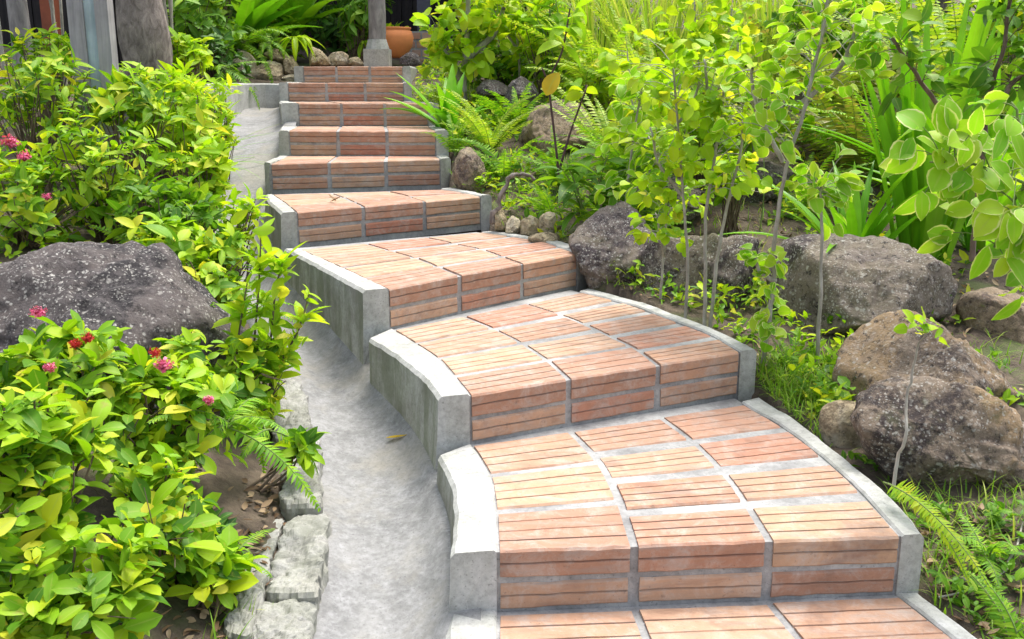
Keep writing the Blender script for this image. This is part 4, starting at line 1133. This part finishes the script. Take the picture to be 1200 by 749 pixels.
sapling('purple_stem_plant', 'two bare dark stems with one golden leaf in front of the tall tan boulder', 'plant', 5.7,
        [[(655,205),(650,160),(642,95),(660,60),(668,10)], [(655,200),(670,150),(688,100)], [(642,95),(635,80)]],
        [(0, .72, 1., 9, .08), (1, .9, 1., 3, .05)], M['leaf_lime'], .16, .07, .008, 'stem_purple', prof='oval',
        extra=[lambda t: (lambda mb: (leaves(mb, [py(640, 112, 5.68)], [[.3, -.2, .8]], [[-.3, -.9, .3]], .15, .1, 'oval', .8, .15, 6), mb.build('golden_leaf', M['leaf_gold'], t)))(MB())])
sapling('young_tree', 'young tree with a grey stem and yellow green crown beside the top steps', 'tree', 7.8,
        [[(545,135),(543,90),(548,40),(550,-20)], [(544,100),(520,60),(510,30)], [(546,70),(580,40),(590,10)]],
        [(0, .35, 1., 44, .28), (1, .3, 1, 24, .2), (2, .3, 1, 26, .2)], lime, .13, .10, .030, 'stem_grey')
sapling('tall_shrub', 'airy shrub with pale yellow leaves between the young tree and the reeds', 'shrub', 8.4,
        [[(610,110),(608,60),(600,0),(590,-60)], [(620,110),(640,50),(650,-20)], [(608,60),(580,20),(575,-20)]],
        [(0, .2, 1., 60, .3), (1, .2, 1, 50, .28), (2, .2, 1, 30, .25)], lime, .12, .085, .012, 'stem_grey')

# ---- right: strap leaved clumps, ferns, broad plants
GSt = 'strap leaved clumps behind the broad boulder'
straps('strap_plant', 'tall clump of upright sword shaped leaves behind the broad boulder', 'plant', gp(1078, 4.4), 34, 1.35, .09, M['leaf_strap'], (76, 90), (.02, .35), GSt, spread=.14)
straps('strap_plant', 'shorter clump of arching strap leaves left of the tall sword leaved clump', 'plant', gp(1000, 4.45), 30, .66, .07, M['leaf_strap'], (40, 85), (.3, 1.1), GSt, spread=.08)
straps('strap_plant', 'strap leaved clump with arching leaves right of the tall sword leaved clump', 'plant', gp(1150, 4.6), 28, 1.0, .08, M['leaf_strap'], (45, 88), (.3, 1.0), GSt, spread=.08)
straps('strap_plant', 'small strap leaved clump by the row of small edging stones', 'plant', gp(668, 4.75), 12, .34, .05, M['leaf_strap'], (30, 85), (.5, 1.4), GSt, spread=.03)
straps('ginger_plant', 'broad lance leaved plant beside the top right kerb', 'plant', gp(528, 7.0), 14, .55, .12, M['leaf_strap'], (30, 85), (.4, 1.1), spread=.05)
def lance_plant(label, u, y, h, n, L, Wd, mat='leaf_green', lean=0.0, spread=.12):
    b = gp(u, y); t = thing('lance_leaf_plant', label, 'plant', b, 'lance leaved plants on the right slope')
    ms, mb = MB(), MB()
    for k in range(4):
        e = b + np.array([rng.normal(lean, spread), rng.normal(0, spread), h * rng.uniform(.6, 1)])
        c = bez(b, b * .5 + e * .5 + UP * .1, e, 8); tube(ms, c, .007, .003, 5)
        q = np.linspace(.3, 1, n // 4 + 1); tt = np.linspace(0, 1, 8)
        p = np.stack([np.interp(q, tt, c[:, j]) for j in range(3)], -1)
        ax = UP + rng.normal(0, .2, (len(p), 3)); whorls(mb, p, ax, 2, L, Wd, 'lance', .9, .14, (0, 50), 7)
    ms.build('stems', M['stem_green'], t); mb.build('foliage', M[mat], t)
lance_plant('lance leaved plant with drooping leaves in front of the tall tan boulder', 690, 5.1, .42, 16, .26, .085)
lance_plant('second lance leaved plant half hidden by ferns near the humped boulder', 730, 5.3, .4, 14, .22, .07)
lance_plant('tall lance leaved plant under the top edge left of the ferns', 668, 7.6, .85, 22, .26, .085)
GF = 'ferns on the right slope'
fe, fp, fr = M['leaf_fern'], M['leaf_fern_pale'], M['leaf_fern_rust']
fern('fern', 'small fern with arching fronds just above the row of small stones', 'fern', gp(622, 5.05), 11, .36, fe, (40, 85), 1.3, .19, group=GF)
fern('fern', 'fern at the foot of the lance leaved plant near the humped boulder', 'fern', gp(712, 5.0), 12, .42, fe, (35, 85), 1.3, .16, group=GF)
fern('fern', 'upright fern with long narrow fronds beside the tall tan boulder', 'fern', gp(722, 6.0), 16, .85, fp, (65, 88), .8, .09, 34, group=GF)
fern('fern', 'tall pale fern behind the long narrow fern', 'fern', gp(765, 6.8), 18, 1.0, fp, (62, 88), .8, .085, 36, group=GF)
fern('fern', 'dense green fern below the reeds right of the tall tan boulder', 'fern', gp(745, 5.6), 16, .7, fe, (50, 86), 1.0, .11, 32, group=GF)
fern('fern', 'bushy fern in the shade next to the grey rock by the top steps', 'fern', gp(575, 6.5), 18, .55, fp, (50, 86), 1.0, .11, 28, group=GF)
fern('fern', 'fern filling the gap between tan slab and tall tan boulder', 'fern', gp(590, 6.1), 12, .45, fe, (40, 80), 1.2, .14, group=GF)
fern('fern', 'rusty tall fern behind the shorter strap leaved clump', 'fern', gp(1005, 5.6), 16, 1.1, fr, (48, 88), .8, .09, 38, group=GF)
fern('fern', 'green fern behind the tall sword leaved clump', 'fern', gp(1045, 5.5), 18, .95, fe, (50, 85), 1.1, .10, 34, group=GF)
fern('fern', 'large pale fern in the upper right behind the forked sapling', 'fern', gp(1120, 6.3), 22, 1.2, fp, (50, 86), 1.0, .10, 36, group=GF)
fern('fern', 'fern at the right edge behind the variegated branch', 'fern', gp(1190, 5.4), 16, .9, fe, (45, 85), 1.1, .12, 32, group=GF)
fern('fern', 'fern in the shadow of the tallest sapling by the brown rock', 'fern', gp(870, 5.9), 14, .6, fe, (45, 85), 1.1, .13, 30, group=GF)
fern('fern', 'small fern growing against the stem foot between the two boulders', 'fern', gp(925, 3.5), 6, .22, fe, (50, 85), .9, .15, 22, group=GF)
fern('fern', 'long fern frond curving down along the outside of the right kerb', 'fern', py(1040, 566, 2.48), 2, .44, M['leaf_lime'], (8, 20), .9, .09, 36, az=(-80, -70), group=GF)
fern('fern', 'low fern on the leaf litter below the nearest ochre boulder', 'fern', gp(1160, 2.38), 7, .22, fe, (35, 75), 1.1, .2, 22, group=GF)

# ---- right: backdrop of reeds, shrubs and trees
GRd = 'pale reed clumps along the top right'
for u, y, n, L, lab in [(700, 8.6, 170, 1.5, 'pale reed clump above the long narrow fern'), (770, 8.2, 190, 1.5, 'pale reed clump above the lime leaved saplings'),
                        (840, 8.6, 190, 1.6, 'pale reed clump behind the tallest sapling'), (905, 8.0, 150, 1.4, 'thin reed clump between the tallest sapling and the rusty fern'),
                        (640, 9.6, 150, 1.5, 'far reed clump behind the airy yellow shrub')]:
    straps('reed_clump', lab, 'reeds', gp(u, y), n, L, .020, M['reed'], (62, 90), (.1, 1.0), GRd, spread=.42, prof='blade', rows=7)
GB2 = 'shrubs on the slope at the upper right'
for u, v, y, ru, rv, ry, n, mat, L, W_, lab in [
    (960, 45, 7.6, 70, 55, .4, 110, 'leaf_green', .13, .06, 'green shrub behind the crown of the tallest sapling'),
    (1060, 60, 7.4, 75, 60, .4, 120, 'leaf_ixora', .13, .05, 'bright shrub behind the tall sword leaved clump'),
    (1150, 70, 7.0, 80, 75, .4, 130, 'leaf_green', .13, .055, 'dense green shrub in the upper right corner'),
    (1170, 150, 5.6, 60, 60, .3, 80, 'leaf_ixora', .11, .045, 'lighter shrub at the right edge under the forked sapling'),
    (625, 60, 9.0, 55, 45, .4, 90, 'leaf_ixora', .12, .05, 'shrub behind the two bare dark stems'),
    (720, 45, 9.2, 70, 60, .4, 110, 'leaf_green', .14, .05, 'shrub behind the reeds at the top middle'),
    (575, 80, 8.6, 42, 30, .3, 60, 'leaf_green', .12, .05, 'low shrub on the grassy bank behind the young tree'),
    (890, 60, 8.8, 70, 55, .4, 110, 'leaf_lime', .13, .05, 'lime shrub behind the crown of the tallest sapling'),
    (1010, 20, 8.6, 70, 45, .4, 110, 'leaf_ixora', .14, .05, 'bright shrub at the top edge above the rusty fern'),
    (1090, 165, 5.8, 60, 45, .3, 60, 'leaf_green', .11, .045, 'green shrub in the gap behind the strap leaved clumps'),
    (960, 150, 6.2, 55, 45, .3, 60, 'leaf_ixora', .10, .045, 'low shrub left of the rusty fern'),
    (690, 95, 7.2, 50, 45, .3, 60, 'leaf_lime', .10, .045, 'lime shrub above the tall tan boulder'),
    (820, 150, 5.6, 70, 45, .3, 70, 'leaf_ixora', .10, .05, 'low leafy shrub behind the lime leaved saplings')]:
    bush('slope_shrub', lab, 'shrub', u, v, y, ru, rv, ry, n, M[mat], L=L, Wd=W_, group=GB2, nst=25)
GT = 'dense trees beyond the garden'
for u, y, h, lm, lab in [(560, 14.0, 1.0, 'leaf_dark', 'dark tree beyond the building at the top middle'), (680, 12.2, .55, 'leaf_green', 'dense tree beyond the pale reeds'),
                     (820, 12.0, .55, 'leaf_ixora', 'bright tree beyond the tallest sapling'), (960, 11.0, .55, 'leaf_green', 'dense tree beyond the rusty fern'),
                     (1100, 10.5, .55, 'leaf_ixora', 'leafy tree beyond the upper right shrubs'), (1240, 10.0, .55, 'leaf_green', 'tree at the right edge beyond the corner shrub')]:
    tree('tree', lab, u, y, .09, h, 'bark', crown_r=(1.35, .8, 1.6), nleaf=520, leafmat=lm, L=.2, group=GT)
for u, y, h, lm, lab in [(120, 12.5, 1.4, 'leaf_dark', 'dark tree beyond the shed at the upper left'), (300, 15.0, 1.8, 'leaf_dark', 'dark tree standing beyond the rubble wall')]:
    tree('tree', lab, u, y, .09, h, 'bark', crown_r=(1.4, .8, 1.5), nleaf=300, leafmat=lm, L=.2, group=GT)

# ---- more greenery filling the right slope
for u, y, n, L, m, lab in [
    (655, 5.9, 12, .40, fe, 'fern rooted under the tall tan boulder beside the driftwood'), (645, 5.35, 11, .34, fe, 'fern in front of the tall tan boulder left of the lance leaved plants'),
    (800, 6.0, 16, .75, fp, 'pale fern between the lime leaved saplings and the reeds'), (700, 7.3, 18, .95, fp, 'feathery fern on the slope above the tall tan boulder'),
    (840, 6.9, 16, .85, fp, 'feathery fern behind the lime leaved saplings'), (610, 7.0, 12, .5, fe, 'green fern just behind the dark rock on the slope'),
    (760, 5.0, 11, .38, fe, 'fern hiding the foot of the bushy pale leaved sapling'), (535, 6.5, 10, .35, fe, 'fern growing out beside the tan slab and kerb'),
    (940, 5.2, 12, .45, fe, 'fern beside the brown rock behind the tallest sapling'), (980, 7.0, 18, 1.0, fp, 'tall feathery fern left behind the rusty fern'),
    (1075, 6.6, 12, 1.05, fr, 'second rusty fern behind the sword leaved clump'), (1010, 4.0, 6, .22, fe, 'tiny fern on top of the broad rounded boulder edge')]:
    fern('fern', lab, 'fern', gp(u, y), n, L, m, (48, 87), 1.0, .10 if L > .6 else .16, 34 if L > .6 else 26, group=GF)
for u, v, y, ru, rv, ry, n, mat, L, W_, lab in [
    (560, 165, 6.9, 36, 28, .2, 34, 'leaf_ixora', .10, .035, 'small shrub behind the tan slab'),
    (780, 80, 7.6, 65, 50, .4, 90, 'leaf_lime', .11, .05, 'lime shrub in front of the pale reeds'),
    (640, 40, 7.9, 45, 45, .3, 60, 'leaf_lime', .12, .05, 'lime shrub above the dark rock on the slope'),
    (1180, 20, 6.0, 60, 50, .3, 80, 'leaf_ixora', .12, .05, 'bright shrub at the very top right corner'),
    (1110, 230, 5.2, 60, 40, .3, 60, 'leaf_green', .11, .04, 'shrub filling the gap between the strap leaved clumps'),
    (855, 205, 5.0, 40, 30, .2, 30, 'leaf_lime', .08, .06, 'small lime shrub on the bare soil by the brown rock')]:
    bush('slope_shrub', lab, 'shrub', u, v, y, ru, rv, ry, n, M[mat], L=L, Wd=W_, group=GB2, nst=25)
sapling('sapling', 'lime leaved sapling leaning left in front of the feathery ferns', 'sapling', 5.3,
        [[(765,250),(760,190),(740,120),(735,60)], [(760,190),(790,140),(800,90)]], [(0, .3, 1., 34, .2), (1, .2, 1, 24, .18)], lime, .09, .07, .007, group=GSap)
sapling('sapling', 'pale lime sapling in the middle of the slope behind the tallest sapling', 'sapling', 5.6,
        [[(880,250),(885,180),(870,110),(865,50)], [(885,180),(915,130),(925,80)]], [(0, .3, 1., 40, .22), (1, .2, 1, 24, .18)], lime, .09, .07, .008, group=GSap)
sapling('sapling', 'tall pale leaved sapling at the top edge above the lime leaved saplings', 'sapling', 6.2,
        [[(820,180),(822,110),(815,40),(812,-30)], [(822,110),(850,60),(858,10)]], [(0, .3, 1., 44, .26), (1, .2, 1, 26, .2)], M['leaf_lime'], .10, .08, .008, group=GSap)

# ---- more leaves over the upper left and the drain
bush('leafy_bush', 'tall sprays of leaves in front of the rust red post', 'bush', 60, 66, 6.0, 46, 30, .25, 46, ix, L=.11, Wd=.036, group=GM, prof='lance', gapn=.28)
bush('leafy_bush', 'sprays of pointed leaves in front of the foot of the knobbly trunk', 'bush', 195, 100, 6.0, 44, 24, .25, 46, M['leaf_lime'], L=.11, Wd=.036, group=GM, prof='lance')
bush('leafy_shoot', 'loose leafy shoots overhanging the middle of the drain from the left bank', 'shoot', 288, 262, 4.35, 26, 44, .12, 24, M['leaf_lime'], L=.09, Wd=.032, root=262, nst=24)
bush('leafy_bush', 'slim lime bush spilling over the upper drain below the fine leaved bush', 'bush', 262, 200, 5.1, 30, 52, .2, 62, M['leaf_lime'], L=.095, Wd=.034, root=225, group=GM, gapn=.24)
bush('leafy_bush', 'trailing green leaves over the drain edge above the spindly shrub', 'bush', 262, 300, 4.0, 28, 45, .15, 40, ix, L=.085, Wd=.034, root=235, group=GM, gapn=.24)
fern('fern', 'thin arching fern hanging over the bend of the drain', 'fern', gp(262, 4.05), 7, .42, fe, (45, 80), 1.2, .13, group='ferns along the drain')
fern('fern', 'fern on the dark soil below the front left bushes', 'fern', gp(268, 2.3), 8, .2, fe, (20, 70), 1.2, .2, group='ferns along the drain')
bush('low_weeds', 'sprig of leaves covering the lower right slope of the large dark boulder', 'weeds', 215, 420, 2.75, 34, 28, .08, 22, ix, L=.07, Wd=.03, nst=12)
bush('low_weeds', 'low dark weeds under the bare twigs beside the rubble slab', 'weeds', 225, 650, 2.35, 50, 50, .14, 34, M['leaf_dark'], L=.06, Wd=.028, nst=12)
for u, y, n, L, lab in [(1185, 2.1, 7, .22, 'small bright fern in the bottom right corner'), (985, 3.25, 6, .16, 'tiny fern between the grass and the rounded tan stone')]:
    fern('fern', lab, 'fern', gp(u, y), n, L, fe, (35, 80), 1.1, .2, 20, group=GF)

# ---- ground cover
def scatter_grass(name, label, regs, L, mat, wd=.006):
    mb = MB()
    for u, y, rx, ry, n in regs:
        c = gp(u, y)
        x = c[0] + rng.normal(0, rx / 1.6, n); yy = y + rng.normal(0, ry / 1.6, n)
        ok = (x > xr_at(yy) + .012) | (x < xjl(yy) - .02); x, yy = x[ok], yy[ok]
        if not len(x): continue
        z = np.array([ground_z(a, b) for a, b in zip(x, yy)])
        m = len(x); a = rng.uniform(0, 6.28, m); el = np.radians(rng.uniform(35, 88, m))
        h = np.stack([np.cos(a), np.sin(a), 0 * a], -1)
        leaves(mb, np.stack([x, yy, z - .005], -1), h * np.cos(el)[:, None] + UP * np.sin(el)[:, None], UP * np.cos(el)[:, None] - h * np.sin(el)[:, None],
               L * rng.uniform(.4, 1.2, m), wd * rng.uniform(.6, 1.2, m), 'blade', rng.uniform(.2, 1.5, m), .1, 4)
    o = mb.build(name, mat, origin=(0, 0, 0)); tag(o, label, 'grass', kind='stuff')
scatter_grass('grass', 'short bright grass growing between the right kerb and the boulders',
    [(925, 3.35, .17, .2, 1100), (900, 3.1, .1, .15, 300), (960, 3.5, .2, .15, 500), (1000, 3.1, .12, .12, 160), (520, 8.0, .3, .6, 1500), (560, 7.6, .4, .4, 900), (600, 7.9, .4, .5, 900),
     (1120, 3.5, .25, .15, 200), (640, 6.0, .5, .5, 700), (900, 4.9, 1.0, .6, 700), (1130, 2.35, .2, .3, 330), (1170, 2.55, .2, .15, 200), (1075, 2.35, .08, .2, 120), (270, 2.0, .05, .12, 80), (740, 4.6, .4, .3, 300)], .10, M['grass'])
def undergrowth():
    mb = MB(); n = 2600
    y = np.where(rng.uniform(size=n) < .1, rng.uniform(3.0, 3.9, n), rng.uniform(4.0, 10.5, n)); x = xr_at(y) + .06 + np.abs(rng.normal(0, 1, n)) * (.5 + .28 * (y - 3.5))
    y2 = rng.uniform(3.3, 8.2, 1100); x2 = xjl(y2) - .12 - np.abs(rng.normal(0, .8, 1100))
    x, y = np.concatenate([x, x2]), np.concatenate([y, y2])
    ok = np.array([mnoise.noise(Vector((a * 1.3, b * 1.3, 2.0))) > -.25 for a, b in zip(x, y)]); x, y = x[ok], y[ok]
    p = np.array([(a, b, ground_z(a, b) + rng.uniform(.01, .12)) for a, b in zip(x, y)])
    whorls(mb, p, UP + rng.normal(0, .35, p.shape), 5, .062, .027, 'oval', .6, .15, (5, 60), 3)
    o = mb.build('undergrowth', M['leaf_ixora'], origin=(0, 0, 0)); tag(o, 'low leafy ground cover spreading over the soil between the rocks and shrubs', 'ground cover', kind='stuff')
undergrowth()
def scatter_flat(name, label, regs, L, mat, cat):
    mb = MB()
    for u, y, rx, ry, n in regs:
        c = gp(u, y)
        x = c[0] + rng.normal(0, rx / 1.6, n); yy = y + rng.normal(0, ry / 1.6, n)
        ok = (x > xr_at(yy) + .03) | (x < xjl(yy) - .06); x, yy = x[ok], yy[ok]
        if not len(x): continue
        z = np.array([ground_z(a, b) for a, b in zip(x, yy)]); m = len(x)
        d = rng.normal(size=(m, 3)); d[:, 2] *= .15
        leaves(mb, np.stack([x, yy, z + rng.uniform(.003, .02, m)], -1), d, UP + rng.normal(0, .3, (m, 3)), L * rng.uniform(.4, 1.2, m), L * .4 * rng.uniform(.6, 1.2, m), 'oval', rng.uniform(-1.2, 1.2, m), .2, 4)
    o = mb.build(name, mat, origin=(0, 0, 0)); tag(o, label, cat, kind='stuff')
scatter_flat('leaf_litter', 'dry brown leaves scattered on the bare soil beside the stairs',
    [(1130, 2.3, .2, .25, 260), (1150, 2.0, .2, .2, 200), (260, 2.1, .12, .3, 120), (290, 2.5, .08, .3, 70), (900, 5.2, .9, .5, 300), (1000, 3.6, .4, .3, 160), (740, 4.7, .4, .4, 200), (1150, 4.2, .5, .4, 200)], .042, M['dead_leaf'], 'leaves')
GW = 'small weeds at the kerb and boulders'
for u, y, n, lab in [(1010, 2.85, 8, 'small green weed at the foot of the rounded tan stone'), (1050, 2.6, 6, 'small weed beside the seedling stem'), (905, 3.25, 8, 'weed tuft where the tallest sapling leaves the ground'),
                     (1110, 3.35, 14, 'dark leaved weeds on the ledge above the angular boulder'), (1150, 3.4, 12, 'weeds at the foot of the right hand tan rock'), (1185, 2.3, 8, 'small broad weed in the leaf litter at the right edge'),
                     (775, 4.2, 6, 'little weed in the crack beside the humped boulder'), (1100, 2.1, 5, 'tiny weed by the kerb in the lower right corner'), (1190, 2.05, 10, 'weeds in the extreme lower right corner'), (1105, 2.55, 8, 'weed sprig between the kerb and the nearest ochre boulder'), (1175, 2.5, 12, 'weeds on the soil under the nearest ochre boulder'), (1130, 2.25, 10, 'leafy weeds in the litter right of the kerb frond')]:
    b = gp(u, y); t = thing('weed', lab, 'weed', b, GW); mb = MB()
    p = b + np.column_stack([rng.normal(0, .035, n), rng.normal(0, .035, n), rng.uniform(.01, .07, n)])
    whorls(mb, p, UP + rng.normal(0, .3, (n, 3)), 4, .045, .02, 'oval', .5, .15, (10, 60)); mb.build('foliage', M['leaf_green'], t)
GTw = 'dry twigs lying on the soil'
for pts, r, lab in [([(1125,676),(1150,690),(1168,700),(1180,712)], .004, 'pale bent twig on the soil in the lower right corner'), ([(1100,700),(1150,690),(1190,660)], .003, 'long thin twig crossing the leaf litter'),
                    ([(1160,640),(1168,690),(1178,740)], .003, 'dark upright twig in the litter at the right edge'), ([(1180,660),(1192,640),(1199,610)], .004, 'short pale stick under the low fern')]:
    P = []
    for u, v in pts:
        z = .1
        for _ in range(20):
            q = pz(u, v, z); z = .5 * z + .5 * (ground_z(q[0], q[1]) + .012)
        P.append(pz(u, v, z))
    mb = MB(); tube(mb, np.array(P), r, r * .6, 6, True); o = mb.build('twig', M['stem_grey'], origin=P[0]); tag(o, lab, 'twig', GTw)
# grey root arching beside the small stones
mb = MB(); P = np.array([py(u, v, 5.25) for u, v in [(575,262),(583,240),(592,215),(602,205),(618,204),(628,212)]])
t2 = np.linspace(0, 1, 18); P = np.stack([np.interp(t2, np.linspace(0, 1, 6), P[:, k]) for k in range(3)], -1)
for _ in range(2): P[1:-1] = .25 * P[:-2] + .5 * P[1:-1] + .25 * P[2:]
P += np.random.default_rng(3).normal(0, .006, P.shape); tube(mb, P, list(np.linspace(.015, .007, 18) * np.random.default_rng(4).uniform(.75, 1.25, 18)), 0, 9, True); tag(mb.build('driftwood', M['bark'], origin=P[0]), 'thin bent dark piece of driftwood behind the small stones', 'driftwood')
# fallen leaves on the steps and in the drain
for u, v, z, lab in [(387, 236, .646, 'dry brown leaf lying on the fourth tread from the front kerb'), ]:
    p = pz(u, v, z); mb = MB(); leaves(mb, [p, p + np.array([.03, 0, .002])], [[1, .1, .1], [-.6, .5, .1]], [[0, .1, 1], [0, 0, 1]], .07, .022, 'lance', -.8, .3, 6)
    tag(mb.build('fallen_leaf', M['dead_leaf'], origin=p), lab, 'leaf', 'fallen leaves on the concrete')
p = on_drain(452, 513, .012); mb = MB(); leaves(mb, [p], [[.9, -.3, .05]], [[0, 0, 1]], .085, .018, 'lance', -.4, .3, 6)
tag(mb.build('fallen_leaf', M['leaf_gold'], origin=p), 'narrow yellow leaf lying in the drain channel', 'leaf', 'fallen leaves on the concrete')
# small red blossom under the saplings
p = gp(890, 5.0); t = thing('red_flower', 'small red blossom under the tallest sapling', 'flower', p)
q = py(890, 143, 5.0); mb = MB(); whorls(mb, q + rng.normal(0, .006, (7, 3)), UP + rng.normal(0, .6, (7, 3)), 5, .03, .014, 'lance', .3, .1, (0, 40), 3); mb.build('petals', M['petal_red'], t)
mb = MB(); tube(mb, bez(p, (p + q) / 2 + np.array([.05, 0, 0]), q, 8), .004, .002, 5); mb.build('stem', M['stem_green'], t)
